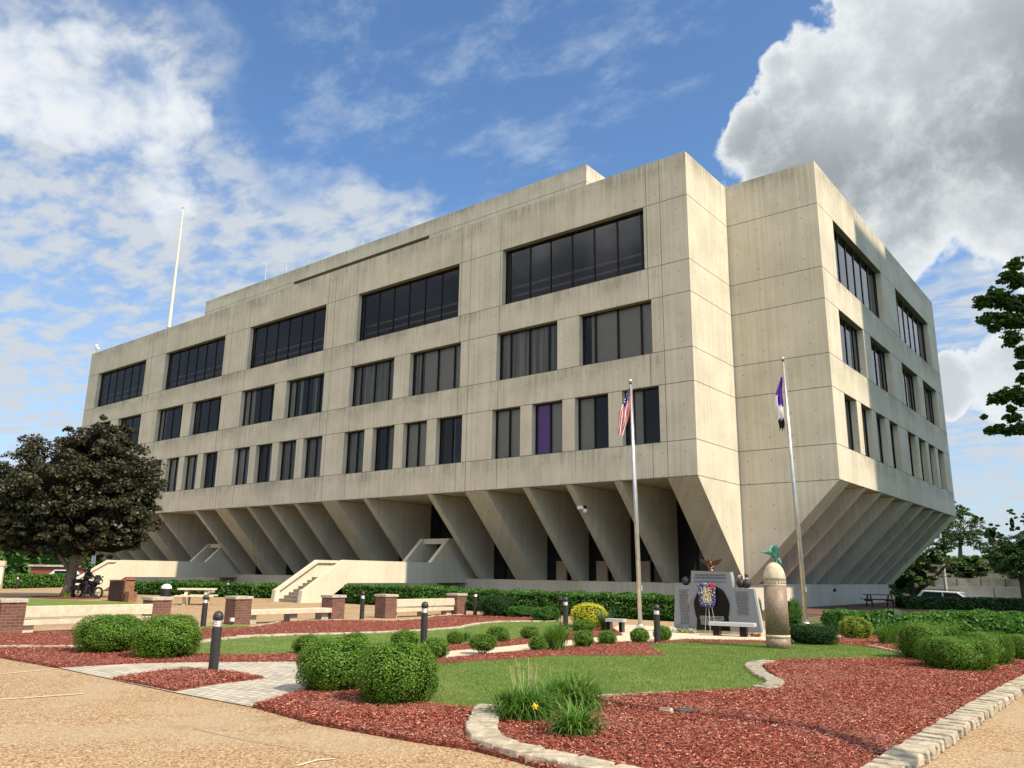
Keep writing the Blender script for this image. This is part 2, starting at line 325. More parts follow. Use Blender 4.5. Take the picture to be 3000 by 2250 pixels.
# ------------------------------------------------------------------ mesh helpers
class MB:
    def __init__(s): s.v = []; s.f = []; s.mi = []
    def add(s, vs, fs, m=0):
        o = len(s.v); s.v += [tuple(map(float, p)) for p in vs]; s.f += [tuple(i+o for i in f) for f in fs]; s.mi += [m]*len(fs); return s
    def box(s, x0, x1, y0, y1, z0, z1, m=0):
        return s.add([(x0, y0, z0), (x1, y0, z0), (x1, y1, z0), (x0, y1, z0), (x0, y0, z1), (x1, y0, z1), (x1, y1, z1), (x0, y1, z1)],
                     [(0, 3, 2, 1), (4, 5, 6, 7), (0, 1, 5, 4), (1, 2, 6, 5), (2, 3, 7, 6), (3, 0, 4, 7)], m)
    def prism(s, poly, axis, a, b, m=0):
        n = len(poly)
        def P(p, h): return (h, p[0], p[1]) if axis == 'X' else ((p[0], h, p[1]) if axis == 'Y' else (p[0], p[1], h))
        vs = [P(p, a) for p in poly]+[P(p, b) for p in poly]
        fs = [(i, (i+1) % n, (i+1) % n+n, i+n) for i in range(n)]+[tuple(range(n))[::-1], tuple(range(n, 2*n))]
        return s.add(vs, fs, m)
    def lathe(s, prof, c=(0, 0), seg=24, m=0, z=0):
        vs = []; fs = []
        for r, h in prof:
            for k in range(seg):
                a = 2*PI*k/seg; vs.append((c[0]+r*math.cos(a), c[1]+r*math.sin(a), z+h))
        for i in range(len(prof)-1):
            for k in range(seg):
                k2 = (k+1) % seg; fs.append((i*seg+k, i*seg+k2, (i+1)*seg+k2, (i+1)*seg+k))
        fs.append(tuple(range(seg))[::-1]); fs.append(tuple(range((len(prof)-1)*seg, len(prof)*seg)))
        return s.add(vs, fs, m)
    def tube(s, pts, rs, seg=8, m=0):
        pts = [Vector(p) for p in pts]
        if not hasattr(rs, '__len__'): rs = [rs]*len(pts)
        vs = []; fs = []; n = len(pts)
        for i, p in enumerate(pts):
            d = (pts[min(i+1, n-1)]-pts[max(i-1, 0)]).normalized()
            a = d.orthogonal().normalized() if abs(d.z) > .95 else d.cross(Vector((0, 0, 1))).normalized()
            b = d.cross(a)
            for k in range(seg):
                t = 2*PI*k/seg; vs.append(p+rs[i]*(math.cos(t)*a+math.sin(t)*b))
        for i in range(n-1):
            for k in range(seg):
                k2 = (k+1) % seg; fs.append((i*seg+k, i*seg+k2, (i+1)*seg+k2, (i+1)*seg+k))
        fs.append(tuple(range(seg))[::-1]); fs.append(tuple(range((n-1)*seg, n*seg)))
        return s.add(vs, fs, m)
    def ball(s, c, r, m=0, seg=14, rings=8):
        rr = r if hasattr(r, '__len__') else (r, r, r); vs = []; fs = []
        for i in range(rings+1):
            t = PI*i/rings
            for k in range(seg):
                a = 2*PI*k/seg; vs.append((c[0]+rr[0]*math.sin(t)*math.cos(a), c[1]+rr[1]*math.sin(t)*math.sin(a), c[2]+rr[2]*math.cos(t)))
        for i in range(rings):
            for k in range(seg):
                k2 = (k+1) % seg; fs.append((i*seg+k, (i+1)*seg+k, (i+1)*seg+k2, i*seg+k2))
        return s.add(vs, fs, m)
    def build(s, name, mats, parent=None, loc=(0, 0, 0), rz=0, smooth=False, bevel=0):
        me = bpy.data.meshes.new(name); me.from_pydata(s.v, [], s.f)
        if isinstance(mats, str): mats = [mats]
        for x in mats: me.materials.append(bpy.data.materials[x])
        me.polygons.foreach_set('material_index', s.mi)
        if smooth:
            me.polygons.foreach_set('use_smooth', [True]*len(me.polygons))
        me.update(); me.validate()
        o = bpy.data.objects.new(name, me); COL.objects.link(o); o.parent = parent; o.location = loc; o.rotation_euler = (0, 0, rz)
        if bevel:
            b = o.modifiers.new('b', 'BEVEL'); b.width = bevel; b.segments = 2; b.limit_method = 'ANGLE'
        return o
def tag(o, label=None, cat=None, group=None, kind=None):
    if label: o['label'] = label
    if cat: o['category'] = cat
    if group: o['group'] = group
    if kind: o['kind'] = kind
    return o
def thing(name, label, cat, loc=(0, 0, 0), rz=0, group=None):
    o = bpy.data.objects.new(name, None); COL.objects.link(o); o.empty_display_size = .2
    o.location = loc; o.rotation_euler = (0, 0, rz); return tag(o, label, cat, group)
def kids(o): return [c for c in bpy.data.objects if c.parent == o]
def dup(o, loc=None, rz=None, label=None, parent=None, scale=None):
    c = o.copy(); COL.objects.link(c); c.parent = parent
    if loc is not None: c.location = loc
    if rz is not None: c.rotation_euler = (0, 0, rz)
    if scale is not None: c.scale = scale
    if label: c['label'] = label
    for ch in kids(o): dup(ch, parent=c)
    return c
def ray(x, y): return FW+(x-1106)/FPX*RT-(y-829.5)/FPX*UP
def G(x, y, z=0.0):
    v = ray(x, y); t = (z-CAM[2])/v[2]; p = CAM+t*v; return (float(p[0]), float(p[1]))
def f1(x, y): return (x/3, y/3+1142.9)
def f2(x, y): return (x/3+516.1, y/3+1142.9)
def f3(x, y): return (x/3+958.5, y/3+1142.9)
def f4(x, y): return (x/3+1474.7, y/3+1142.9)
def G1(x, y): return G(*f1(x, y))
def G2(x, y): return G(*f2(x, y))
def G3(x, y): return G(*f3(x, y))
def G4(x, y): return G(*f4(x, y))
def fdepth(x, y): return float((np.array([x, y, 1.6])-CAM)@FW)
def fastmesh(name, verts, quads, mats, mi=None, parent=None, loc=(0, 0, 0), tri=False):
    k = 3 if tri else 4
    me = bpy.data.meshes.new(name); nv, nf = len(verts), len(quads)
    me.vertices.add(nv); me.vertices.foreach_set('co', np.asarray(verts, np.float32).ravel())
    me.loops.add(nf*k); me.loops.foreach_set('vertex_index', np.asarray(quads, np.int32).ravel())
    me.polygons.add(nf); me.polygons.foreach_set('loop_start', np.arange(0, nf*k, k, dtype=np.int32))
    me.polygons.foreach_set('loop_total', np.full(nf, k, np.int32))
    for x in ([mats] if isinstance(mats, str) else mats): me.materials.append(bpy.data.materials[x])
    if mi is not None: me.polygons.foreach_set('material_index', np.asarray(mi, np.int32))
    me.update(calc_edges=True)
    o = bpy.data.objects.new(name, me); COL.objects.link(o); o.parent = parent; o.location = loc
    return o
def leafquads(c, n, size, jitter=.7, aspect=.6):
    """rhombic leaves at centres c with rough normals n"""
    N = len(c); n = n+rng.normal(0, jitter, (N, 3)); n /= np.linalg.norm(n, axis=1)[:, None]+1e-9
    a = np.cross(n, rng.normal(0, 1, (N, 3))); a /= np.linalg.norm(a, axis=1)[:, None]+1e-9
    b = np.cross(n, a); s = size*rng.uniform(.6, 1.3, N)[:, None]
    v = np.stack([c-a*s*.5, c-b*s*aspect*.5, c+a*s*.5, c+b*s*aspect*.5], 1).reshape(-1, 3)
    q = np.arange(N*4).reshape(N, 4); return v, q
def inpoly(P, poly):
    x, y = P[:, 0], P[:, 1]; ins = np.zeros(len(P), bool); n = len(poly)
    for i in range(n):
        x0, y0 = poly[i]; x1, y1 = poly[(i+1) % n]
        c = ((y0 > y) != (y1 > y)); ins ^= c & (x < (x1-x0)*(y-y0)/((y1-y0) or 1e-9)+x0)
    return ins
def scatter(poly, dens, cap=10**9):
    p = np.array(poly); lo, hi = p.min(0), p.max(0); N = int((hi-lo).prod()*dens); 
    P = rng.uniform(lo, hi, (N, 2)); P = P[inpoly(P, poly)]; return P[:cap]
def sheet(name, poly, z, mats, skirt=0, kind='structure', label=None):
    tris = tessellate_polygon([[Vector((x, y, 0)) for x, y in poly]])
    mb = MB(); vs = [(x, y, z) for x, y in poly]
    fs = []
    for t in tris:
        a, b, c = [Vector(vs[i]) for i in t]
        fs.append(t if (b-a).cross(c-a).z > 0 else t[::-1])
    mb.add(vs, fs)
    if skirt:
        n = len(poly)
        mb.add(vs+[(x, y, z-skirt) for x, y in poly], [(i, (i+1) % n, (i+1) % n+n, i+n) for i in range(n)])
    o = mb.build(name, mats); o['kind'] = kind
    return o
def smooth_poly(poly, it=1):
    for _ in range(it):
        q = []
        n = len(poly)
        for i in range(n):
            a, b = poly[i], poly[(i+1) % n]
            q += [(a[0]*.8+b[0]*.2, a[1]*.8+b[1]*.2), (a[0]*.2+b[0]*.8, a[1]*.2+b[1]*.8)]
        poly = q
    return poly
#GROUND
# terrain: level round the building, dropping to the street behind it on the right
xs = np.array([-900, -300, -150, -100, -75, -60, -40, -20, 0, 10, 20, 40, 80, 300, 900.]); ys = np.array([-400, -60, -40, -20, 0, 20, 30, 32, 33, 34, 35, 36, 38, 60, 90, 300, 1200.])
def terr(x, y): 
    t = min(max((y-31)/6., 0), 1); t = t*t*(3-2*t); k = min(max((x+60)/20., 0), 1); return -.012-.85*t*k
vs = [(x, y, terr(x, y)) for y in ys for x in xs]; nx = len(xs)
mb = MB().add(vs, [(j*nx+i, j*nx+i+1, (j+1)*nx+i+1, (j+1)*nx+i) for j in range(len(ys)-1) for i in range(nx-1)])
tag(mb.build('ground', 'far_lawn', smooth=True), kind='structure')
sheet('plaza', [(-52, -60), (40, -60), (40, -24.5), (G4(2212, 985)[0]+.4, G4(2212, 985)[1]), G4(2000, 700), (8, -9.5), (7.3, -5.5), (4.5, -3.0), (4.5, 4.9), (-67, 4.9), (-67, -3)], -.004, 'aggregate')
sheet('street', [(-35, 37), (60, 37), (60, 47.2), (-35, 47.2)], -.855, 'asphalt')
sheet('asphalt_lane', [(-60, -4), (-85, 2), (-140, 26), (-120, 40), (-60, 8)], -.006, 'asphalt')
Z1, Z2 = .022, .03
mulch_polys = dict(
 mulch_bed_back=[G1(-700, 735), G1(0, 692), G1(300, 672), G1(700, 655), G1(1280, 652), G1(1600, 640), G1(1800, 612), G2(250, 605), G2(560, 597), G2(720, 595), G2(1000, 600), G2(1180, 588), G2(1270, 568), G2(1500, 560), G2(1750, 560), G2(1950, 566), G2(2060, 602), G2(1900, 605), G2(1700, 605), G2(1550, 618), G2(1420, 645), G2(1200, 662), G2(900, 677), G2(500, 688), G2(0, 703), G1(1900, 690), G1(1500, 710), G1(1270, 738), G1(900, 762), G1(500, 768), G1(0, 770), G1(-700, 790)],
 mulch_bed_front=[G1(-700, 800), G1(0, 777), G1(500, 775), G1(870, 772), G1(1220, 812), G1(1500, 823), G1(1940, 815), G2(420, 812), G2(700, 800), G2(900, 795), G2(1130, 790), G2(1080, 840), G2(700, 858), G2(300, 862), G1(1940, 862), G1(1300, 865), G1(900, 873), G1(380, 902), G1(0, 835), G1(-700, 700+100)],
 mulch_diamond=[G1(730, 975), G1(1060, 925), G1(1260, 918), G1(1470, 930), G1(1710, 972), G1(1400, 1010), G1(1130, 1056)],
 mulch_bed_shrubs=[G2(90, 1155), G2(440, 1048), G2(760, 985), G2(1000, 960), G2(1150, 1000), G2(1180, 1140), G2(1400, 1165), G2(1600, 1182), G2(1700, 1165), G2(1660, 1220), G2(1560, 1290), G2(1490, 1360), G2(1560, 1440), G2(1800, 1490), G2(2100, 1550), G2(2100, 1600), G2(1830, 1515), G2(1500, 1432), G2(1130, 1380), G2(500, 1268)],
 mulch_bed_large=[G3(400, 1195), G3(600, 1130), G3(930, 1112), G3(1150, 1092), G3(2000, 1047), G4(0, 1070), G4(480, 1047), G4(640, 1025), G4(640, 990), G4(560, 930), G4(520, 880), G4(650, 857), G4(1000, 850), G4(1480, 848), G4(1480, 830), G4(1300, 790), G4(1210, 772), G4(950, 742), G4(1030, 712), G4(1240, 700), G4(1420, 690), G4(1700, 700), G4(2300, 780), G4(2600, 830), G4(2212, 1010), G4(1800, 1230), G4(1400, 1450), G4(1100, 1640), G4(900, 1800), G3(1800, 1800), G3(1100, 1620), G3(700, 1530), G3(420, 1440), G3(300, 1390), G3(330, 1290)],
 mulch_strip_path=[G2(1000, 905), G2(1270, 850), G2(1560, 820), G2(1900, 790), G3(780, 772), G3(960, 742), G3(1250, 735), G3(1400, 735), G3(1560, 720), G3(2070, 728), G4(700, 745), G4(0, 742), G3(1500, 741), G3(1310, 762), G3(1440, 825), G3(1100, 828), G3(700, 832), G3(0, 882), G2(1100, 905)],
 mulch_strip_upper=[G2(1150, 790), G2(1360, 758), G2(1600, 735), G2(1900, 708), G2(2130, 690), G3(860, 655), G3(1090, 640), G3(1160, 690), G3(960, 705), G3(800, 722), G2(1880, 745), G2(1680, 766), G2(1500, 780), G2(1340, 792), G2(1100, 830)],
 mulch_bed_building=[(5.2, -3.2), (9.5, 7.2), (10.2, 19.2), (6.5, 20.2), (4.5, 33), (.03, 33), (.03, 4.9), (4.6, 4.9)],
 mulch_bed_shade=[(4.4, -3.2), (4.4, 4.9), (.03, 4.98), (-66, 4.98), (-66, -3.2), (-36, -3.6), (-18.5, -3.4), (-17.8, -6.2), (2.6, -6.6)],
 mulch_ring_tree=[(-31.38+1.9*math.cos(a)*1.5, -14.75+1.3*math.sin(a)) for a in np.linspace(0, 2*PI, 18)[:-1]],
)
lawn_polys = dict(
 lawn_front=[G2(1000, 905), G3(-300, 905), G3(0, 880), G3(700, 831), G3(1440, 826), G3(1440, 823), G3(1310, 762), G3(1500, 740), G3(2070, 741), G4(0, 740), G4(680, 748), G4(950, 742), G4(1210, 772), G4(1300, 790), G4(1480, 830), G4(1300, 850), G4(1000, 850), G4(650, 857), G4(520, 868), G4(430, 882), G4(440, 930), G4(540, 990), G4(600, 1030), G4(480, 1047), G4(0, 1068), G3(2000, 1045), G3(1150, 1090), G3(930, 1108), G3(600, 1128), G3(400, 1160), G3(250, 1182), G3(70, 1165), G2(1180, 1140), G2(1150, 1000), G2(1000, 960)],
 lawn_back=[G1(1270, 742), G1(1500, 713), G1(1900, 693), G2(0, 706), G2(500, 691), G2(900, 680), G2(1200, 665), G2(1420, 648), G2(1550, 621), G2(1700, 608), G2(2060, 605), G3(840, 625), G3(1000, 645), G3(860, 655), G2(2130, 690), G2(1900, 708), G2(1600, 735), G2(1360, 758), G2(1150, 785), G2(700, 800), G2(420, 812), G1(1940, 815), G1(1500, 823), G1(1220, 812), G1(1100, 780)],
 lawn_tree=[G1(-900, 450), G1(0, 455), G1(260, 453), G1(500, 465), G1(860, 478), G1(910, 490), G1(600, 498), G1(240, 510), G1(0, 532), G1(-900, 580)],
 lawn_strip=[G1(1270, 655), G1(1280, 637), G1(1500, 622), G1(1620, 623), G1(1620, 638), G1(1450, 650)],
)
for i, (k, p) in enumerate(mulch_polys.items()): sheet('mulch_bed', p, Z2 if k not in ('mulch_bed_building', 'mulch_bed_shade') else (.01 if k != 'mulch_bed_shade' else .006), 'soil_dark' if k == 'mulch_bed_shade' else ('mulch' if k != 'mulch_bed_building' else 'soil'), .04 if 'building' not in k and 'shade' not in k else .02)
for k, p in lawn_polys.items(): sheet('lawn', p, Z1, 'grass', .03)
sheet('paver_path', [G1(380, 902), G1(900, 873), G1(1300, 864), G1(1940, 860), G2(700, 855), G2(1080, 835), G2(1150, 900), G2(1050, 980), G2(740, 1010), G2(440, 1050), G2(90, 1156), G1(1110, 1057), G1(730, 976)], .008, 'paver')
sheet('garden_path', [G2(1000, 900), G2(1060, 835), G2(1340, 790), G2(1500, 778), G2(1680, 764), G2(1880, 745), G3(620, 738), G3(800, 720), G3(960, 700), G3(1100, 640), G3(1140, 618), G3(1600, 640), G3(2250, 660), G4(700, 700), G4(690, 752), G3(2070, 730), G3(1560, 722), G3(1400, 737), G3(1250, 737), G3(960, 744), G3(780, 774), G3(500, 795), G3(0, 850), G2(1200, 880)], .004, 'pathcon')
def strip(pts, wd, z, m, name):
    L = [Vector((*p, 0)) for p in pts]; mb = MB(); vs = []
    for i, p in enumerate(L):
        d = (L[min(i+1, len(L)-1)]-L[max(i-1, 0)]).normalized(); nn = Vector((-d.y, d.x, 0))*wd/2
        vs += [(p+nn)[:2]+(z,), (p-nn)[:2]+(z,)]
    mb.add(vs, [(2*i, 2*i+1, 2*i+3, 2*i+2) for i in range(len(L)-1)]); return tag(mb.build(name, m), kind='structure')
strip([G1(-200, 955), G1(0, 941), G1(200, 922), G1(375, 906)], .05, .004, 'seal', 'pavement_joint')
strip([G1(-200, 1118), G1(0, 1105), G1(300, 1085), G1(540, 1068)], .06, .004, 'seal', 'pavement_joint')
strip([G2(380, 1535), G2(500, 1500), G2(620, 1490)], .035, .004, 'seal', 'pavement_joint')
strip([G1(1250, 1295), G1(1600, 1372), G1(2212, 1480)], .008, .004, 'soil', 'pavement_joint')

# mulch chips and grass blades: uncountable cover
def chips():
    P = []
    for k, d in (('mulch_bed_large', 2600), ('mulch_bed_shrubs', 3200), ('mulch_diamond', 2600), ('mulch_bed_front', 900), ('mulch_bed_back', 450), ('mulch_strip_path', 700), ('mulch_strip_upper', 600)):
        P.append(scatter(mulch_polys[k], d))
    E_ = []
    for k in ('mulch_bed_large', 'mulch_bed_shrubs', 'mulch_diamond', 'mulch_bed_front', 'mulch_strip_path'):
        q = np.array(mulch_polys[k]); 
        for i in range(len(q)):
            a, b = q[i], q[(i+1) % len(q)]; L = np.linalg.norm(b-a); m_ = int(min(L, 8)*45); u = rng.random(m_)[:, None]
            E_.append(a+(b-a)*u+rng.normal(0, .075, (m_, 2)))
    E_ = np.concatenate(E_); nE = len(E_)
    P = np.concatenate(P+[E_])
    N = len(P); zz = Z2+rng.uniform(.002, .028, N); zz[-nE:] = rng.uniform(.008, .034, nE); c = np.c_[P, zz]
    n = rng.normal(0, .38, (N, 3)); n[:, 2] = 1; n /= np.linalg.norm(n, axis=1)[:, None]
    th = rng.uniform(0, 2*PI, N); a = np.c_[np.cos(th), np.sin(th), np.zeros(N)]; a -= n*(a*n).sum(1)[:, None]; b = np.cross(n, a)
    l = rng.uniform(.008, .026, N)[:, None]; ww = rng.uniform(.003, .008, N)[:, None]
    v = np.stack([c-a*l-b*ww*.6, c+a*l-b*ww, c+a*l*.9+b*ww, c-a*l*.95+b*ww*.8], 1).reshape(-1, 3)
    o = fastmesh('mulch_chips', v, np.arange(N*4).reshape(N, 4), 'mulch_chip'); tag(o, 'loose red bark chips covering the flower beds', 'mulch', kind='stuff')
chips()
def blades():
    P = np.concatenate([scatter(lawn_polys['lawn_front'], 1500), scatter(lawn_polys['lawn_back'], 600)])
    N = len(P); th = rng.uniform(0, 2*PI, N); h = rng.uniform(.018, .045, N); wd = .004
    a = np.c_[np.cos(th), np.sin(th), np.zeros(N)]*wd
    c = np.c_[P, np.full(N, Z1-.002)]; tip = c+np.c_[rng.normal(0, .018, (N, 2)), h]
    v = np.stack([c-a, c+a, tip], 1).reshape(-1, 3)
    tag(fastmesh('grass', v, np.arange(N*3).reshape(N, 3), 'grass_blade', tri=True), 'short mown green grass of the lawns', 'grass', kind='stuff')
blades()

# ------------------------------------------------------------------ office building
H, z6, z5, z4, z3, z2, z1, z0, zp = [ZL[k] for k in ('H', 'z6', 'z5', 'z4', 'z3', 'z2', 'z1', 'z0', 'zp')]
B = thing('office_building', 'large beige concrete office building with raked fins under its overhanging floors', 'building', (0, 0, 0))
REV = .38
row3 = [(2.55, 12.30)]; row2 = [(2.22, 6.72), (8.20, 12.64)]; row1 = [(1.93, 4.09), (4.92, 7.03), (7.86, 9.95), (10.78, 12.87)]
wins = []                                   # (facade, a0, a1, zlo, zhi, row, bay, idx) a measured from corner
for fac, nb in (('F', 5), ('R', 2)):
    for b in range(nb):
        for r, rows, lo, hi in ((3, row3, z5, z6), (2, row2, z3, z4), (1, row1, z1, z2)):
            for k, (a, c) in enumerate(rows): wins.append((fac, a+b*BAY, c+b*BAY, lo, hi, r, b, k))
def fp(fac, a, dep, z):                     # facade coords -> world
    return (-a, dep, z) if fac == 'F' else (DN-dep, DN+a, z)
mb = MB()
def fq(fac, a0, a1, d, zl, zh): 
    q = [fp(fac, a0, d, zl), fp(fac, a1, d, zl), fp(fac, a1, d, zh), fp(fac, a0, d, zh)]
    mb.add(q if fac == 'R' else q[::-1], [(0, 1, 2, 3)])
for fac, tot in (('F', LL), ('R', RL)):
    for lo, hi in ((z0, z1), (z2, z3), (z4, z5), (z6, H)): fq(fac, 0, tot, 0, lo, hi)
    for lo, hi, r in ((z1, z2, 1), (z3, z4, 2), (z5, z6, 3)):
        ws = sorted([(a, c) for f, a, c, l, h, rr, b, k in wins if f == fac and rr == r]); cur = 0
        for a, c in ws:
            fq(fac, cur, a, 0, lo, hi); cur = c
            for e in (a, c): mb.add([fp(fac, e, 0, lo), fp(fac, e, REV+.1, lo), fp(fac, e, REV+.1, hi), fp(fac, e, 0, hi)], [(0, 1, 2, 3)])
            for e in (lo, hi): mb.add([fp(fac, a, 0, e), fp(fac, c, 0, e), fp(fac, c, REV+.1, e), fp(fac, a, REV+.1, e)], [(0, 1, 2, 3)])
        fq(fac, cur, tot, 0, lo, hi)
YB = DN+RL
# notch walls, left and back walls, parapet inner faces, soffit
mb.add([(0, 0, z0), (0, DN, z0), (0, DN, H), (0, 0, H)], [(0, 1, 2, 3)])
mb.add([(0, DN, z0), (DN, DN, z0), (DN, DN, H), (0, DN, H)], [(0, 1, 2, 3)])
mb.add([(-LL, 0, z0), (-LL, YB, z0), (-LL, YB, H), (-LL, 0, H)], [(0, 3, 2, 1)])
mb.add([(-LL, YB, z0), (DN, YB, z0), (DN, YB, H), (-LL, YB, H)], [(0, 3, 2, 1)])
pa = [(-LL, 0), (0, 0), (0, DN), (DN, DN), (DN, YB), (-LL, YB)]; pin = [(-LL+.35, .35), (-.35, .35), (-.35, DN+.35), (DN-.35, DN+.35), (DN-.35, YB-.35), (-LL+.35, YB-.35)]
n = 6
mb.add([(*p, H) for p in pa]+[(*p, H) for p in pin]+[(*p, H-1.2) for p in pin], [(i, (i+1) % n, (i+1) % n+n, i+n) for i in range(n)]+[(i+n, (i+1) % n+n, (i+1) % n+2*n, i+2*n) for i in range(n)])
mb.build('wall', 'concrete', B)
MB().box(-LL+.3, 0-.3, .3, YB-.3, H-1.3, H-1.2).box(-.3, DN-.3, DN+.3, YB-.3, H-1.3, H-1.2).build('roof', 'roofing', B)
so = MB().box(-LL+.02, -.02, .02, 6.3, z0+.004, z0+.2).box(-1.3, DN-.02, DN+.02, YB-.02, z0+.006, z0+.2); so.build('soffit', 'concrete_plain', B)
# interiors
it = MB()
for zz in (z1-.5, z3-.5, z5-.5, H-2.2): it.box(-LL+.6, -.7, .6, 7, zz-.25, zz)
for zz in (z1-.5, z3-.5, z5-.5, H-2.2): it.box(-2, DN-.6, DN+.6, YB-.6, zz-.26, zz-.01)
it.box(-LL+.6, -.7, 6.5, 6.8, z0+.3, H-2.3); it.box(-1.6, -1.3, DN+.6, YB-.6, z0+.3, H-2.3)
for k in range(6): it.box(-k*BAY-.9, -k*BAY-.6, .6, 6.4, z0+.3, H-2.4)
for k in range(3): it.box(-1.2, DN-.6, DN+k*BAY+.7, DN+k*BAY+1.0, z0+.3, H-2.4)
it.build('interior', 'interior', B)
ib = MB()
for b in range(5):
    for zz in (z5+.75, z5+1.3): ib.box(-(b*BAY+12.5), -(b*BAY+2.4), .95, 1.05, zz, zz+.13)
ib.build('interior_rail', 'interior_beam', B)
# windows
CUR = {('F', 2, 0, 0): [(0, .9, 'curtain_plain'), (.15, .30, 'curtain_pleated')][:1], ('F', 2, 0, 1): [(0, 1, 'curtain_pleated')],
       ('F', 2, 1, 0): [(0, .8, 'curtain_plain'), (.82, 1, 'curtain_pleated')], ('F', 2, 1, 1): [(0, 1, 'curtain_pleated')],
       ('F', 2, 2, 0): [(.68, .75, 'curtain_plain'), (.30, .42, 'curtain_pleated'), (.84, 1, 'curtain_plain')], ('F', 2, 2, 1): [(.72, 1, 'curtain_plain')],
       ('F', 2, 3, 1): [(.8, 1, 'curtain_plain')],
       ('F', 1, 0, 0): [(.55, .78, 'curtain_plain')], ('F', 1, 0, 1): [(.5, 1, 'curtain_plain')], ('F', 1, 0, 2): [(0, .5, 'curtain_plain'), (.5, 1, 'curtain_purple')], ('F', 1, 0, 3): [(0, 1, 'curtain_plain')],
       ('F', 1, 1, 0): [(.46, .54, 'curtain_plain')], ('F', 1, 1, 1): [(0, 1, 'curtain_plain')], ('F', 1, 1, 2): [(0, .45, 'curtain_pleated')], ('F', 1, 1, 3): [(.3, 1, 'curtain_pleated')],
       ('F', 1, 2, 0): [(0, 1, 'curtain_pleated')], ('F', 1, 2, 1): [(0, 1, 'curtain_pleated')], ('F', 1, 2, 2): [(.3, .5, 'curtain_pleated')], ('F', 1, 2, 3): [(.4, 1, 'curtain_plain')],
       ('F', 1, 3, 0): [(0, .3, 'curtain_plain')], ('F', 1, 3, 1): [(.4, 1, 'curtain_plain')], ('F', 1, 3, 2): [(.4, 1, 'curtain_plain')], ('F', 1, 3, 3): [(.5, 1, 'curtain_plain')],
       ('R', 1, 0, 0): [(0, 1, 'curtain_pleated')], ('R', 1, 0, 1): [(0, 1, 'curtain_pleated')], ('R', 2, 0, 0): [(.8, 1, 'curtain_plain')]}
for fac, a, c, lo, hi, r, b, k in wins:
    wd = c-a; D0 = REV
    if r == 3: ms = [.34, wd-.34]+[.34+(wd-.68)*i/6 for i in range(1, 6)]
    elif r == 2: ms = [.82, wd/2, wd-.82]
    else: ms = [wd/2]
    fb = MB()
    def bar(x0, x1, zl, zh, d0, d1):
        p, q = fp(fac, x0, d0, zl), fp(fac, x1, d1, zh)
        fb.box(min(p[0], q[0]), max(p[0], q[0]), min(p[1], q[1]), max(p[1], q[1]), zl, zh)
    for x in ms: bar(a+x-.045, a+x+.045, lo+.06, hi-.06, D0-.045, D0+.05)
    bar(a+.002, a+.06, lo+.06, hi-.06, D0-.045, D0+.05); bar(c-.06, c-.002, lo+.06, hi-.06, D0-.045, D0+.05)
    bar(a+.002, c-.002, lo+.002, lo+.06, D0-.045, D0+.05); bar(a+.002, c-.002, hi-.06, hi-.002, D0-.045, D0+.05)
    fo = fb.build('window', 'window_frame', B)
    if (fac, r, b, k) == ('F', 1, 0, 2): fo['label'] = 'window with one half covered by a purple panel'
    gb = MB(); gb.add([fp(fac, a+.03, D0, lo+.03), fp(fac, c-.03, D0, lo+.03), fp(fac, c-.03, D0, hi-.03), fp(fac, a+.03, D0, hi-.03)], [(0, 1, 2, 3) if fac == 'R' else (3, 2, 1, 0)])
    gb.build('pane', 'glass', fo)
    for u0, u1, m in CUR.get((fac, r, b, k), []):
        cb = MB(); x0, x1 = a+.06+u0*(wd-.12), a+.06+u1*(wd-.12)
        nn = max(2, int((x1-x0)/.07)) if m == 'curtain_pleated' else 1
        for i in range(nn):
            xa, xb = x0+(x1-x0)*i/nn, x0+(x1-x0)*(i+1)/nn
            da, db = (D0+.14+(.05 if i % 2 else 0), D0+.14+(0 if i % 2 else .05)) if nn > 1 else (D0+.12, D0+.12)
            cb.add([fp(fac, xa, da, lo+.03), fp(fac, xb, db, lo+.03), fp(fac, xb, db, hi-.03), fp(fac, xa, da, hi-.03)], [(0, 1, 2, 3)])
        co = cb.build('curtain', m, fo)
        if m == 'curtain_purple': co['label'] = 'purple panel behind the glass'
# fins
finX = [(-1.62, 0)]
for bb in range(5):
    o = -BAY*bb
    thin = [(-4.67, -4.24), (-7.67, -7.25), (-10.57, -10.15)]
    if bb in (1, 3): thin = [thin[0], thin[2]]
    for p, q in thin: finX.append((o+p, o+q))
    finX.append((o-14.87, o-13.23))
for p, q in finX:
    p = max(p, -LL+.001)
    MB().prism([(.001, z0-.002), (DN-.03, zp-.01), (6.05, zp-.01), (6.05, z0+.003)], 'X', p, q).build('fin', 'concrete', B)
finY = [(0, 1.66)]
for bb in range(2):
    for p, q in [(4.24, 4.67), (7.25, 7.67), (10.15, 10.57), (13.23, 14.87)]: finY.append((BAY*bb+p, min(BAY*bb+q, RL-.01)))
finY[-1] = (26.62, RL)
for p, q in finY:
    f0 = 0 if p == 0 else -1.05
    MB().prism([(DN-.001, z0-.002), (.03, zp-.01), (f0, zp-.01), (f0, z0+.003)], 'Y', DN+p, DN+q).build('fin', 'concrete', B)
pd = MB(); pd.box(-LL+4.5, 0, DN, YB-1, -1.6, zp-.004); pd.build('podium', 'concrete', B)
gw = MB(); gw.box(-LL+5, -1.02, 6.02, 6.2, zp-.02, z0+.02); gw.box(-1.2, -1.0, 6.3, YB-2, zp-.02, z0+.02); gw.build('glass_wall', 'dark_glass', B)
gm = MB()
for k in range(44): gm.box(-1.6-k*1.5-.04, -1.6-k*1.5+.04, 5.93, 6.02, zp, z0)
gm.build('glazing_bars', 'window_frame', B)
for xx in (-11.6, -8.7, -5.9): MB().box(xx-.75, xx, 5.75, 5.9, zp, zp+1.15).build('wall_panel', 'rust_beige', B)
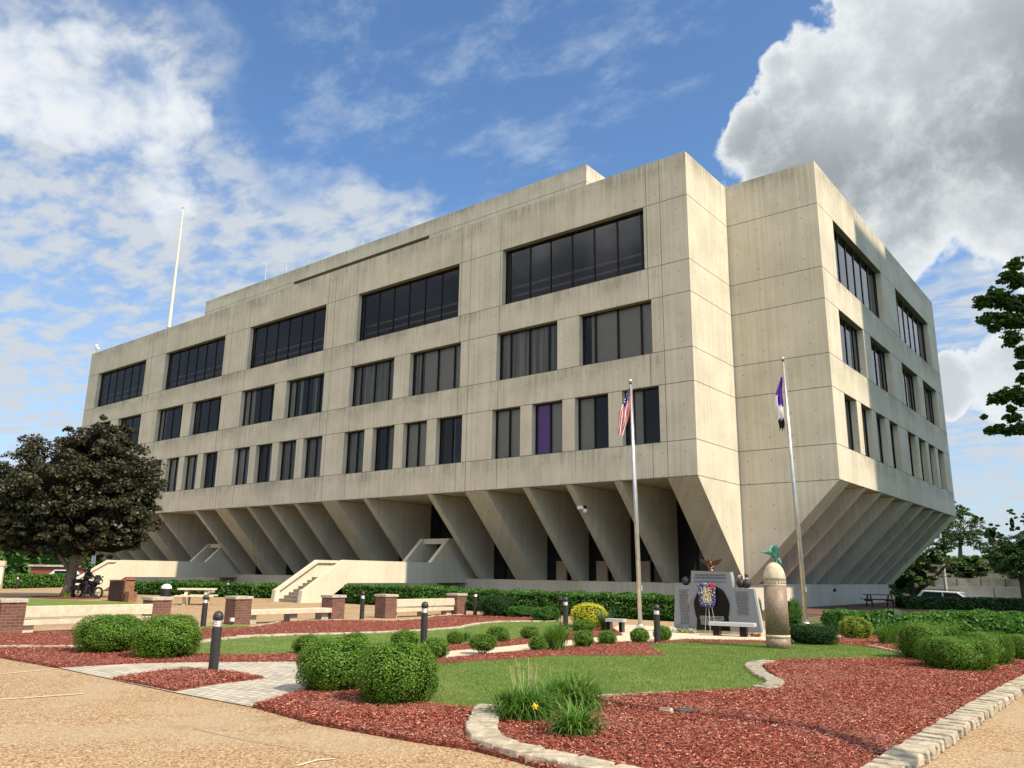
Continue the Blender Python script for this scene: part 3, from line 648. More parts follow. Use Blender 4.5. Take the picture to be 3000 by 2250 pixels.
# penthouse
ph = MB().box(-57, -42.1, 6, 27, H-1.2, 28.65).box(-24.8, -10.1, 6, 27, H-1.2, 28.65).box(-42.1, -24.8, 6, 27, 27.42, 28.65)
ph.build('penthouse', 'concrete', B)
MB().box(-42.1, -24.8, 6.5, 26, H-1.2, 27.419).build('slot_shade_block', 'black', B)  # black block stands in for the shade inside the penthouse slot
for x, y, h0, h in ((-47.2, 6.3, 28.65, 1.9), (-43.9, 6.3, 28.65, 1.0), (-33, 6.2, 28.65, .7)):
    MB().tube([(x, y, h0), (x, y, h0+h)], .045, 6).build('antenna', 'lightgrey', B)
MB().tube([(-LL+.3, .3, H), (-LL+.3, .3, H+.5)], .05, 6).box(-LL+.1, -LL+.65, .15, .4, H+.5, H+.68).ball((-LL+.1, .3, H+.95), .16).build('roof_camera', 'white_paint', B)
MB().box(-7.62, -7.25, 1.05, 1.4, 5.1, 5.3).ball((-7.2, 1.2, 5.0), .13).build('floodlight', 'white_paint', B)
MB().tube([(.02, 19.0, .95), (.14, 19.0, .95)], .09, 8).build('vent', 'black', B)

# stairs with bridge and hooded doorway
def stairs():
    S = thing('entrance_stairs', 'cream concrete stairway with solid parapets bridging to a hooded doorway, nearest the corner', 'stairs', (-19.0, 0, 0), 0, 'concrete entrance stairways on the long side')
    def side(x0, x1, name='parapet'):
        # YZ outline; x local to right face
        poly = [(-8.05, 0), (-6.55, 0), (-4.95, 1.03), (5.0, 1.06), (6.0, 1.06), (6.0, 3.84), (3.24, 3.84), (1.62, 2.28), (-5.27, 2.28), (-7.75, .72), (-7.98, .62)]
        return MB().prism(poly, 'X', x0, x1).build(name, 'stair_concrete', S)
    side(-.30, 0)
    lf = side(-2.65, -2.35)
    st = MB(); n = 8; tr = .30; rise = 1.32/n
    poly = [(-7.72, 0)]
    for i in range(n): poly += [(-7.72+i*tr, (i+1)*rise), (-7.72+(i+1)*tr, (i+1)*rise)]
    poly += [(6.0, n*rise), (6.0, 1.10), (-4.95, 1.08), (-6.5, .06)]
    tris = None
    # steps as separate boxes over a sloping slab so faces stay simple
    for i in range(n): st.box(-2.349, -.301, -7.72+i*tr, -7.72+(i+1)*tr+.02 if i < n-1 else -7.72+(i+1)*tr, max(0.0, (i-1)*rise), (i+1)*rise)
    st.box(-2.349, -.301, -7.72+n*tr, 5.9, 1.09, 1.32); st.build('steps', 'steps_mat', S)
    MB().box(-2.349, -.301, 3.30, 3.95, 3.50, 3.835).box(-2.349, -.301, 3.95, 6.0, 3.65, 3.835).build('hood_roof', 'stair_concrete', S)
    d = MB().box(-2.30, -.35, 4.6, 4.68, 1.33, 3.49).build('door', 'dark_glass', S)
    MB().box(-1.36, -1.29, 4.54, 4.598, 1.33, 3.49).box(-2.34, -2.30, 4.54, 4.7, 1.33, 3.49).box(-.35, -.31, 4.54, 4.7, 1.33, 3.49).build('door_frame', 'window_frame', d)
    r = MB().tube([(-2.28, -7.7, .58), (-2.28, -5.3, 2.08), (-2.28, -3.9, 2.10)], .03, 6)
    for y, z in ((-7.3, .83), (-6.4, 1.39), (-5.5, 1.95), (-4.4, 2.09)): r.tube([(-2.35, y, z-.08), (-2.28, y, z)], .02, 5)
    r.build('handrail', 'steel_rail', S)
    r = MB()
    r.tube([(-.38, -7.7, .58), (-.38, -5.3, 2.08), (-.38, -3.9, 2.10)], .03, 6)
    r.build('handrail', 'steel_rail', S)
    return S
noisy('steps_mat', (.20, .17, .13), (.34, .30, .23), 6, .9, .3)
S1 = stairs()
dup(S1, (-19.0-26.3, .35, 0), label='cream concrete stairway with solid parapets bridging to a hooded doorway, behind the dark maple tree')

#PLACES
# roof flagpole and garden flagpoles
rp = thing('roof_flagpole', 'bare white flagpole standing on the roof at the far left end', 'flagpole', (-57.2, 2.5, H-1.2))
MB().lathe([(.17, 0), (.16, 4), (.06, 15.6)], seg=10, m=0).build('pole', 'offwhite', rp)
MB().lathe([(.19, 0), (.18, 2.8)], seg=10).build('base', 'rust_beige', rp)
MB().ball((0, 0, 15.7), .12).build('finial', 'lightgrey', rp)
def flagpole(x, y, h, lean, label, r=.055):
    T = thing('flagpole', label, 'flagpole', (x, y, 0)); T.rotation_euler = lean
    MB().lathe([(r*1.25, 0), (r*1.2, h*.5), (r*.7, h)], seg=14).build('pole', 'alu', T, smooth=True)
    MB().lathe([(r*2.4, 0), (r*2.2, .05), (r*1.4, .10)], seg=14).build('base_collar', 'alu', T, smooth=True)
    MB().lathe([(.02, 0), (.05, .03), (.05, .06), (.02, .09)], z=h-.02).build('truck', 'steel_dark', T)
    MB().ball((0, 0, h+.12), .075).build('finial', 'gold', T, smooth=True)
    MB().tube([(r+.03, 0, 1.2), (r+.03, .0, h*.5), (r*.7+.02, 0, h-.05)], .007, 5).box(r+.0, r+.06, -.02, .02, 1.15, 1.32).build('halyard', 'lightgrey', T)
    return T
LEAN = (math.radians(.7), math.radians(-.9), 0)
FX1, FX2 = G3(1275, 634), G4(800, 617)
flagpole(FX1[0], FX1[1], 8.2, LEAN, 'silver flagpole flying the stars and stripes')
flagpole(FX2[0], FX2[1], 9.95, LEAN, 'silver flagpole flying the purple and white flag', .06)
def flag(name, label, base, ztop, zbot, cols, rowfn, wmax, mats, ph=0):
    # a limp flag hanging in folds beside its pole, trailing to one side
    nx, nz = cols, 26; v = []; f = []; mi = []
    lx, ly = -RT0[0], -RT0[1]                       # hangs to the left of the pole as seen from the garden
    for j in range(nz+1):
        t = j/nz; wv = wmax*(.12+.88*min(1, t*1.9))*(1-.35*max(0, t-.6)/.4)
        drift = .02+.16*t+.22*t*t if ph == 0 else .10+.10*t+.05*math.sin(t*5)
        for i in range(nx+1):
            u = i/nx; a = drift+wv*(u-.5*(t if ph == 0 else .3))
            fold = .085*math.sin(u*15+ph+t*3.5)*min(1, .3+t)+.03*math.sin(t*17+u*6)
            sk = .10*u*(1 if ph == 0 else .4)
            v.append((base[0]+lx*a+FW[0]*-fold, base[1]+ly*a-FW[1]*fold, ztop+(zbot-ztop)*t+sk*(1-t)-.16*abs(math.sin(u*7+ph))*t))
    for j in range(nz):
        for i in range(nx):
            f.append((j*(nx+1)+i, j*(nx+1)+i+1, (j+1)*(nx+1)+i+1, (j+1)*(nx+1)+i)); mi.append(rowfn(i/nx, (j+.5)/nz, i))
    b0 = np.array([base[0], base[1], ztop]); v = [tuple(np.array(p)-b0) for p in v]
    m = MB(); m.v = v; m.f = f; m.mi = mi
    o = m.build(name, mats, smooth=True, loc=tuple(b0)); return o
off = lambda z: (math.tan(LEAN[1])*z, -math.tan(LEAN[0])*z)
fb = (FX1[0]+off(7)[0], FX1[1]+off(7)[1])
tag(flag('flag', '', fb, 8.0, 6.5, 26, lambda u, v, i: 2 if (u > .35 and v < .38) else (i//2) % 2, .36, ['flag_red', 'flag_white', 'flag_blue']), 'limp stars and stripes flag hanging in folds from the left flagpole', 'flag')
fb = (FX2[0]+off(8.7)[0], FX2[1]+off(8.7)[1])
tag(flag('flag', '', fb, 9.30, 7.30, 22, lambda u, v, i: 0 if (v < .52 and not (u > .72 and v > .36)) else (1 if v < .82 else 2), .34, ['flag_purple', 'flag_white', 'flag_black'], 1.3), 'limp flag in purple, white and black hanging from the taller right flagpole', 'flag')

# bollards
def bollard(p, label, h=.94):
    T = thing('bollard_light', label, 'bollard', (p[0], p[1], 0), 0, 'dark bollard lights along the garden')
    MB().lathe([(.078, 0), (.078, .70)], seg=20).build('post', 'bollard', T, smooth=False)
    MB().lathe([(.066, .70), (.072, .715), (.066, .73), (.072, .745), (.066, .76), (.072, .775), (.066, .79), (.072, .805), (.066, .82)], seg=20).build('louvre_ring', 'bollard_ring', T)
    MB().lathe([(.084, .815), (.084, .86), (.080, .89), (.066, .92), (.044, .94), (.018, .951)], seg=20).build('cap', 'bollard', T, smooth=True)
    MB().lathe([(.10, 0), (.10, .025)], seg=20).build('base_plate', 'bollard', T)
    T.scale = (1, 1, h/.94); return T
b0 = bollard(G1(1380, 925), 'dark bollard light standing on the small diamond of mulch in front')
for p, l, h in ((G2(1195, 750), 'dark bollard light in the middle of the garden beside the row of small clipped shrubs', .955),
             (G3(1385, 743), 'dark bollard light just left of the grey memorial', .93),
             (G2(795, 590), 'dark bollard light between the two brick pillars below the near stairway', .965),
             (G1(1315, 635), 'dark bollard light with a broken tilted top behind the pair of round shrubs', .90),
             (G2(1530, 560), 'dark bollard light right of the last brick pillar, in front of the building hedge', .97),
             (G3(790, 655), 'dark bollard light beside the yellow golden shrub', .97),
             (G(490, 1290), 'dark bollard light far back in front of the hedge, left of the near stairway', 1.0),
             (G1(105, 388), 'dark bollard light far left behind the maple tree', 1.0)):
    dup(b0, (p[0], p[1], 0), label=l, scale=(1, 1, h/.94))
p = G1(1320, 635); tag(MB().tube([(0, 0, .90), (.07, .06, .99)], .045, 8).box(.02, .16, .03, .15, .97, 1.02).build('lamp_head', 'bollard_ring', loc=(p[0], p[1], 0)), 'loose silver lamp head sitting tilted on a bollard light', 'lamp head')
def floodlight(p, h, label, s=1, rz=-.7, sub='floodlight'):
    T = thing('garden_floodlight', label, 'floodlight', (p[0], p[1], 0), rz)
    MB().tube([(0, 0, 0), (0, 0, h-.12)], .022*s, 8).build('post', 'blackplastic', T)
    m = MB().prism([(-.16*s, h-.16), (.16*s, h-.12), (.13*s, h+.02), (-.12*s, h+.02)], 'Y', -.11*s, .11*s); m.build('housing', 'blackplastic', T, bevel=.01)
    MB().box(-.14*s, .14*s, -.12*s, .10*s, h-.185, h-.165).build('lens', 'carglass', T)
    MB().tube([(-.19*s, 0, h-.10), (-.19*s, 0, h-.2), (.19*s, 0, h-.2), (.19*s, 0, h-.10)], .012, 6).build('bracket', 'blackplastic', T)
floodlight(G4(1385, 693), .70, 'black floodlight on a post behind the clipped hedges at the right', 1.25)
p = G3(755, 650); floodlight(p, .98, 'small black floodlight just left of the bollard by the golden shrub', .55)
p = G1(1500, 625); T = thing('path_light', 'small pale path light in front of the brown brick pillar', 'light', (p[0], p[1], 0))
MB().tube([(0, 0, 0), (0, 0, .12)], .02, 6).build('stake', 'steel_dark', T); MB().box(-.05, .05, -.05, .05, .12, .22).build('lamp', 'white_paint', T)

# brick pillars and concrete benches
def pillar(x, y, label, h=.84):
    T = thing('brick_pillar', label, 'pillar', (x, y, 0), 0, 'square brick pillars of the garden benches')
    MB().box(-.28, .28, -.28, .28, 0, h-.09).build('shaft', 'brick', T)
    MB().box(-.315, .315, -.315, .315, h-.09, h).build('cap', 'cap', T, bevel=.01)
PL = [(-6.0, -26.7), (-6.0, -22.85), (-5.85, -20.3), (-5.85, -16.6), (-5.85, -14.15), (-5.85, -10.3)]
for (x, y), l in zip(PL, ('brick pillar at the left edge, first of the garden benches', 'brick pillar at the right end of the left bench, behind the pair of round shrubs', 'brick pillar behind the tall bollard, left end of the middle bench', 'brick pillar at the foot of the near stairway, right end of the middle bench', 'brick pillar right of the stairway, left end of the right bench', 'last brick pillar, right end of the right bench by the building hedge')): pillar(x, y, l)
def bench(y0, y1, label, back=True):
    T = thing('concrete_bench', label, 'bench', (-5.85, 0, 0), 0, 'concrete benches between brick pillars'); y0 += .281; y1 -= .281
    if back:
        MB().box(.06, .16, y0, y1, .38, .66).build('backrest', 'slab', T, bevel=.012)
        MB().box(-.42, .12, y0, y1, .19, .33).build('seat', 'slab', T, bevel=.012)
        for yy in (y0+.02, (y0+y1)/2, y1-.3): MB().box(-.3, .0, yy, yy+.28, 0, .188).build('leg', 'slab', T)
    else:
        MB().box(-.25, .30, y0, y1, .27, .42).build('seat', 'slab', T, bevel=.012)
        for yy in (y0+.02, (y0+y1)/2, y1-.3): MB().box(-.2, .15, yy, yy+.28, 0, .268).build('leg', 'cap', T)
bench(-26.7, -22.85, 'pale concrete bench with a plank back behind the pair of round shrubs')
bench(-20.3, -16.6, 'pale backless concrete bench in front of the near stairway', False)
bench(-14.15, -10.3, 'pale concrete bench with a plank back right of the stairway, below the building hedge')

# ------------------------------------------------------------------ plants
def fitball(cx, yb, yt, wpx):
    """distance, semi axes of a ball-like shrub whose outline spans these picture rows"""
    xx = cx; best = None
    hz = 1239.4+(xx-938)*.01486
    sb, s_t = (yb-hz), (yt-hz)
    g = G(cx, yb); dirv = np.array([g[0]-CAM[0], g[1]-CAM[1]]); Dg = np.linalg.norm(dirv); dirv /= Dg
    mB = -1.6/Dg; gt = G(cx, yt) if yt > hz+3 else None
    mT = -1.6/np.linalg.norm(np.array(gt)-CAM[:2]) if gt else (hz-yt)/1500.
    for Dd in np.linspace(Dg*.80, Dg*1.0, 60):
        dep = fdepth(CAM[0]+dirv[0]*Dd, CAM[1]+dirv[1]*Dd); a = wpx/2*dep/FPX*.97
        b = .3
        for _ in range(40):
            zc = .90*b; hgt = 1.6+mT*Dd-zc; b += .5*(hgt-math.sqrt(a*a*mT*mT+b*b))
            b = max(.05, b)
        e = (mB*Dd+1.6-.90*b)+math.sqrt(a*a*mB*mB+b*b)
        if best is None or abs(e) < best[0]: best = (abs(e), Dd, a, b)
    _, Dd, a, b = best
    return CAM[0]+dirv[0]*Dd, CAM[1]+dirv[1]*Dd, a, b
def leafball(name, N, leaf, size, e=2.4, core='leaf_core', lump=.05, jit=.75, flat=0):
    """unit clipped shrub: radius 1 ellipsoid, z from -.9 to 1"""
    d = rng.normal(0, 1, (N, 3)); d /= np.linalg.norm(d, axis=1)[:, None]
    k = (np.abs(d)**e).sum(1)**(1/e); p = d/k[:, None]
    ph = rng.uniform(0, 6, 6)
    bump = 1+lump*(np.sin(p[:, 0]*7+ph[0])*np.sin(p[:, 1]*6+ph[1])+np.sin(p[:, 2]*8+ph[2]+p[:, 0]*5)*.6)
    lop = 1+.055*np.sin(np.arctan2(p[:, 1], p[:, 0])*2+ph[4])+.035*np.sin(np.arctan2(p[:, 1], p[:, 0])*3+ph[5]+p[:, 2]*2)
    bump = bump*lop*np.where(rng.random(N) < .03, rng.uniform(1.02, 1.10, N), 1)
    p = p*(bump*rng.uniform(.86, 1.03, N)*(1-.03*rng.random(N)))[:, None]
    p = p[p[:, 2] > -.9]; d = p/np.linalg.norm(p, axis=1)[:, None]
    v, q = leafquads(p, d*1.0, size, jit)
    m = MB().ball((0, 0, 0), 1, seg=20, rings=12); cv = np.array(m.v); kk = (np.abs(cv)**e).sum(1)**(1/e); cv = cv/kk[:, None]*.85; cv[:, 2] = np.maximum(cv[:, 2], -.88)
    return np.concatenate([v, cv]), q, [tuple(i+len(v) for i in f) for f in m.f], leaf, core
def mkmesh(name, dat):
    v, q, cf, leaf, core = dat
    fs = np.concatenate([q, np.array(cf)]); mi = np.r_[np.zeros(len(q)), np.ones(len(cf))]
    o = fastmesh(name, v, fs, [leaf, core], mi); return o
def shrub(mesh_o, p, a, b, label, cat='shrub', group=None, name='boxwood_shrub', rz=0, stems=3, zc=None, ax=None, first=[]):
    T = thing(name, label, cat, (p[0], p[1], 0), rz, group)
    o = mesh_o.copy(); COL.objects.link(o); o.parent = T; o.name = 'foliage'; zc = .90*b if zc is None else zc
    o.location = (0, 0, zc); o.scale = (a, ax or a, b)
    s = MB()
    for i in range(stems):
        t = 2*PI*i/stems+.4; s.tube([(.05*math.cos(t), .05*math.sin(t), 0), (.45*a*math.cos(t), .45*a*math.sin(t), zc*.9)], [.014, .008], 5)
    s.build('stem', 'bark', T)
    return T
BIG = [mkmesh('tmp', leafball('x', 21000, 'leaf_box', .060, 2.5, lump=.06, jit=.42)) for _ in range(2)]
SML = [mkmesh('tmp', leafball('x', 5200, 'leaf_box', .10, 2.3, lump=.07, jit=.6)) for _ in range(3)]
def bush(fn, cx, yb, yt, wpx, label, big=False, k=0, **kw):
    X, Yb = fn(cx, yb); Yt = fn(cx, yt)[1]; x, y, a, b = fitball(X, Yb, Yt, wpx/3)
    src = BIG[k % 2] if big else SML[k % 3]
    return shrub(src, (x, y), a, b, label, rz=k*1.3+.4, **kw)
GB = 'large clipped round shrubs'; GS = 'small clipped round shrubs along the garden path'
bush(f1, 705, 800, 552, 405, 'left one of the pair of round clipped shrubs in the far left bed', True, 0, group=GB)
bush(f1, 1070, 835, 557, 405, 'right one of the pair of round clipped shrubs in the far left bed', True, 1, group=GB)
bush(f2, 620, 1048, 700, 470, 'big round clipped shrub standing beside the paver path, left of the nearest one', True, 2, group=GB)
bush(f2, 1015, 1132, 733, 495, 'nearest and biggest round clipped shrub, on the pointed mulch bed', True, 3, group=GB)
for i, (cx, yb, yt, wpx, l) in enumerate((
    (440, 812, 685, 190, 'small clipped shrub behind the left shoulder of the big shrubs'),
    (745, 800, 670, 180, 'small clipped shrub peeping over the top of the big left shrub'),
    (1070, 775, 652, 190, 'small clipped shrub just left of the middle bollard light'),
    (1270, 842, 705, 178, 'small clipped shrub just right of the foot of the middle bollard light'),
    (1400, 750, 660, 116, 'small clipped shrub right of the middle bollard, with loose grass beside it'),
    (1675, 733, 630, 158, 'flat topped small clipped shrub on the back lawn behind the bare-stemmed shrub'),
    (1885, 716, 628, 120, 'small clipped shrub alone on the back lawn between two shrub pairs'),
    (1938, 792, 690, 118, 'small clipped shrub in front touching the green grass clump'),
    (2066, 720, 620, 116, 'small clipped shrub behind the green grass clump'),
    (2232, 668, 588, 148, 'small clipped shrub in front of the golden yellow shrub'),
    (2232, 767, 655, 140, 'small clipped shrub right of the green grass clump, near the path'),
    (2387, 752, 656, 124, 'small clipped shrub below the thin iris leaves'),
    (2597, 740, 638, 130, 'small clipped shrub at the foot of the left flagpole'),
    (2745, 724, 625, 122, 'small clipped shrub half hidden by the bollard beside the memorial'))):
    bush(f2, cx, yb, yt, wpx, l, False, i, group=GS)
# the one with bare stems showing
X, Y_ = f2(1578, 812); x, y, a, b = fitball(X, Y_, f2(0, 683)[1], 59)
T = thing('boxwood_shrub', 'small clipped shrub with its bare branching stems showing below the leaves', 'shrub', (x, y, 0), 0, GS)
o = SML[1].copy(); COL.objects.link(o); o.parent = T; o.name = 'foliage'; o.location = (0, 0, b*1.12); o.scale = (a, a, b*.86)
s = MB()
for i in range(7):
    t = 2*PI*i/7; s.tube([(.03*math.cos(t), .03*math.sin(t), 0), (.5*a*math.cos(t), .5*a*math.sin(t), b*.55), (.75*a*math.cos(t), .75*a*math.sin(t), b*.95)], [.013, .010, .006], 5)
s.build('stem', 'bark', T)
for o in BIG+SML: pass
# box-shaped clipped hedges (right)
HB = mkmesh('tmp', leafball('x', 26000, 'leaf_box', .055, 4.6, lump=.04, jit=.42))
def hbush(cx, yb, yt, wpx, label, ax=.8, rz=-.68, src=None, **kw):
    X, Yb = f4(cx, yb); x, y, a, b = fitball(X, Yb, f4(cx, yt)[1], wpx/3)
    return shrub(src or HB, (x, y), a, b, label, rz=rz, ax=a*ax, stems=5, **kw)
GH = 'flat topped clipped shrubs at the right'
hbush(1600, 852, 614, 385, 'flat topped clipped shrub, leftmost of the group at the right, behind the front one', group=GH)
hbush(1778, 914, 702, 435, 'flat topped clipped shrub standing in front of the group at the right', group=GH)
hbush(1975, 880, 670, 300, 'flat topped clipped shrub behind and right of the front one at the right', group=GH)
hbush(2210, 852, 684, 250, 'flat topped clipped shrub cut by the right edge of the photo', group=GH)
GLD = mkmesh('tmp', leafball('x', 7000, 'leaf_gold', .085, 2.8, 'leaf_core', .07, 1.0)); GLG = mkmesh('tmp', leafball('x', 7000, 'leaf_goldgreen', .085, 2.6, 'leaf_core', .07, 1.0))
HS = mkmesh('tmp', leafball('x', 9000, 'leaf_dark', .075, 3.2, 'leaf_core', .06, .9)); HL = mkmesh('tmp', leafball('x', 7000, 'leaf_hedge', .10, 2.4, 'leaf_core', .12, 1.0))
X = f3(945, 640); x, y, a, b = fitball(*X, f3(0, 485)[1], 92); shrub(GLD, (x, y), a, b, 'golden yellow squarish shrub beside a bollard light, in the middle of the garden', name='golden_shrub', ax=a*.8, rz=-.68)
hbush(1125, 714, 570, 222, 'golden green rounded shrub in the right bed', src=GLG, name='golden_shrub')
hbush(840, 748, 616, 335, 'dark low clipped hedge just right of the tall stone column', src=HS, name='clipped_shrub')
hbush(720, 640, 460, 130, 'bushy green shrub between the stone column and the right flagpole', src=HL, name='leafy_shrub')
hbush(490, 640, 450, 70, 'bushy green shrub half hidden between memorial and stone column', src=HL, name='leafy_shrub')
X = f3(345, 566); x, y, a, b = fitball(*X, f3(0, 428)[1], 68); shrub(HS, (x, y), a, b, 'dark round shrub behind the back mulch bed, right of the last brick pillar', name='dark_shrub')
for (cx, yb, yt, wpx, l) in ((500, 572, 500, 190, 'low spreading dark shrub right of the dark round one'), (660, 600, 505, 190, 'low spreading dark shrub left of the bollard by the golden shrub')):
    X = f3(cx, yb); x, y, a, b = fitball(*X, f3(0, yt)[1], wpx/3); shrub(HL, (x, y), a, b, l, name='spreading_shrub')

def hedge(name, poly, h, leaf, N, size, label, lump=.06, cat='hedge', z=0, group=None):
    """hedge over a ground polygon: leaves over its top and sides"""
    p = np.array(poly); c0 = p.mean(0); T = thing(name, label, cat, (c0[0], c0[1], z), 0, group); q = p-c0
    per = [np.linalg.norm(q[(i+1) % len(q)]-q[i]) for i in range(len(q))]; P = sum(per)
    area = abs(sum(q[i][0]*q[(i+1) % len(q)][1]-q[(i+1) % len(q)][0]*q[i][1] for i in range(len(q))))/2
    nt = int(N*area/(area+P*h)); tp = scatter([tuple(v) for v in q], nt/area*1.0)
    ph = rng.uniform(0, 6, 4)
    def lum(x, y): return lump*(np.sin(x*2.1+ph[0])*np.cos(y*2.7+ph[1])+.6*np.sin(x*5.3+ph[2]+y*4))
    ct = np.c_[tp, h+lum(tp[:, 0], tp[:, 1])-abs(rng.normal(0, .05, len(tp)))]; nt_ = np.tile([0, 0, 1.], (len(ct), 1))
    cs = []; ns = []
    for i in range(len(q)):
        a, b = q[i], q[(i+1) % len(q)]; k = int((N-nt)*per[i]/P); u = rng.random(k)[:, None]; d = (b-a)/per[i]; nn = np.array([d[1], -d[0]])
        if nn@((a+b)/2) < 0: nn = -nn
        zz = rng.random(k)*h; bul = .12*np.sin(PI*zz/h)+.5*lum(zz*2+u[:, 0]*per[i], zz)-.10*rng.random(k)-.05
        cs.append(np.c_[a+(b-a)*u+nn*bul[:, None], zz]); ns.append(np.tile([*nn, .25], (k, 1)))
    C = np.concatenate([ct]+cs); Nn = np.concatenate([nt_]+ns); v, qd = leafquads(C, Nn, size, .8)
    qi = q*(1-.14/np.maximum(np.linalg.norm(q, axis=1), .3))[:, None]
    fastmesh('foliage', v, qd, leaf, parent=T)
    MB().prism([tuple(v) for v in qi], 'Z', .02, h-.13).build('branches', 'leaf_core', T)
    return T
hedge('hedge', [(2.6, -7.1), (2.7, -4.6), (-10.5, -4.4), (-10.3, -7.0)], .89, 'leaf_hedge', 26000, .10, 'long green hedge against the building, left of the memorial', .06)
hedge('hedge', [(-11.6, -6.6), (-11.6, -3.6), (-17.6, -3.6), (-17.6, -6.4)], .98, 'leaf_hedge', 9000, .11, 'trimmed hedge piece right of the near stairway, above the right bench', .03)
hedge('hedge', [(-23.6, -4.4), (-23.6, -2.2), (-36.5, -4.4), (-38.5, -8.6), (-33.0, -7.6)], .80, 'leaf_hedge', 14000, .14, 'green hedge left of the near stairway behind the concrete picnic table', .07)
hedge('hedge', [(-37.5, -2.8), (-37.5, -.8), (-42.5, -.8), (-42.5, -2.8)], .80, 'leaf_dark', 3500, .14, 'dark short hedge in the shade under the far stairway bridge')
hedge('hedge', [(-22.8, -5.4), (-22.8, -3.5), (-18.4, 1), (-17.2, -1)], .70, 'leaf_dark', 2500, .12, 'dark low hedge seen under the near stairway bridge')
e0 = [G4(915, 642), G4(1080, 690), G4(1400, 700), G4(1800, 690), G4(2300, 705), G4(2600, 715)]
bk = [(x-.25, y+3.0) for x, y in e0[::-1]]
hedge('spreading_hedge', e0+bk[:-1], .60, 'leaf_hedge', 34000, .11, 'broad spreading evergreen hedge crossing the right side behind the clipped shrubs', .08)
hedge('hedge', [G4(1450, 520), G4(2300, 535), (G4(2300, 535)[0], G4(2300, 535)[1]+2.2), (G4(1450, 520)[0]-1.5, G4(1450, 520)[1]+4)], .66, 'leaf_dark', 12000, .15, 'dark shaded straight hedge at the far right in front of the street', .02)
hedge('hedge', [G1(-300, 388), G1(60, 386), G1(395, 378), (G1(395, 378)[0]-3, G1(395, 378)[1]+4), (G1(-300, 388)[0]-3, G1(-300, 388)[1]+4)], 1.05, 'leaf_hedge', 9000, .2, 'green hedge at the far left behind the maple tree')
sheet('far_turf', [G4(1640, 522), G4(2500, 560), G4(2500, 590), G4(1640, 560)], .006, 'grass')

# grassy clumps
def clump(p, h, r, N, label, mats='blade', name='daylily_clump', arch=0):
    T = thing(name, label, 'plant', (p[0], p[1], 0)); th = rng.uniform(0, 2*PI, N); L = rng.uniform(.75, 1.2, N)*h; out = rng.uniform(.15, 1.0, N)*r
    K = 7; vs = []; bw = rng.uniform(.006, .011, N)*(1.1 if arch else 1)
    base = np.c_[rng.normal(0, r*(.22 if arch else .16), (N, 2)), np.zeros(N)]; d = np.c_[np.cos(th), np.sin(th), np.zeros(N)]; s = np.c_[-np.sin(th), np.cos(th), np.zeros(N)]
    e0 = rng.uniform(1.0, 1.54, N); e1 = rng.uniform(-1.3, .5, N) if arch else rng.uniform(.1, 1.2, N); c = base.copy(); Ls = rng.uniform(.8, 1.5 if arch else 1.15, N)*h*1.15
    for k in range(K):
        t = k/(K-1); ww = (bw*(1-t**2*.97))[:, None]; cc = c.copy(); cc[:, 2] = np.maximum(cc[:, 2], .01)
        vs += [cc-s*ww, cc+s*ww]; an_ = e0+(e1-e0)*(t+.5/(K-1))**1.3
        c = c+(d*np.cos(an_)[:, None]+np.array([0, 0, 1.])*np.sin(an_)[:, None])*(Ls/(K-1))[:, None]
    V = np.stack(vs, 1).reshape(-1, 3); f = []
    q = np.concatenate([np.arange(N)[:, None]*2*K+np.array([2*k, 2*k+1, 2*k+3, 2*k+2]) for k in range(K-1)])
    fastmesh('leaves', V, q, mats, parent=T)
    return T
g1 = G3(540, 1255); clump((g1[0]-.1, g1[1]+.1), .37, .52, 800, 'left daylily clump in the curved corner of the large mulch bed', arch=1)
g2 = G3(790, 1190); T2 = clump((g2[0], g2[1]+.1), .42, .55, 800, 'rear right daylily clump with tall straw-coloured stalks', arch=1)
g3 = G3(800, 1350); T3 = clump((g3[0]+.05, g3[1]+.05), .30, .33, 380, 'small front daylily clump with one orange flower', arch=1)
s = MB()
for i in range(16):
    a = random.uniform(-.12, .12); s.tube([(-.42+a, -.28+random.uniform(-.08, .08), 0), (-.46+a*1.6, -.30+a, random.uniform(.45, .62))], [.006, .002], 4)
s.build('dry_stalks', 'straw', T2)
fl = MB()
for i in range(6):
    t = 2*PI*i/6; cx, cz = .045*math.cos(t), .045*math.sin(t)
    c = np.array([-.30, -.27, .30]); r_ = np.array(RT0); u_ = np.array([0, 0, 1.])
    cx *= .62; cz *= .62; fl.add([c, c+r_*cx*.6+u_*cz*.6+.012*np.array([r_[0], r_[1], 1]), c+r_*cx*1.25+u_*cz*1.25-FW*.02, c+r_*cx*.6+u_*cz*.6-.012*np.array([r_[0], r_[1], 1])], [(0, 1, 2, 3)])
fl.ball((-.30, -.27, .30), .016, seg=8, rings=5); fl.build('flower', 'petal_yellow', T3)
MB().tube([(-.1, -.08, 0), (-.30, -.26, .30)], .005, 5).build('flower_stem', 'blade', T3)
p = G3(725, 790); clump(p, .55, .42, 420, 'green fountain grass clump among the small clipped shrubs', name='grass_clump')
p = G3(1040, 660); clump(p, .62, .22, 160, 'thin grey-green iris leaves beside the golden shrub', 'leaf_pale', name='iris_clump')
p = G4(1330, 752); clump(p, .50, .50, 380, 'green leafy lily clump left of the clipped shrubs at the right', name='lily_clump')
p = G2(1465, 735); clump(p, .25, .25, 160, 'loose light green grass tuft beside a small shrub on the back lawn', name='grass_clump')
p = G1(425, 447); clump(p, .35, .6, 120, 'yellow-green low plants round the foot of the maple tree', 'leaf_goldgreen', name='ground_plant')

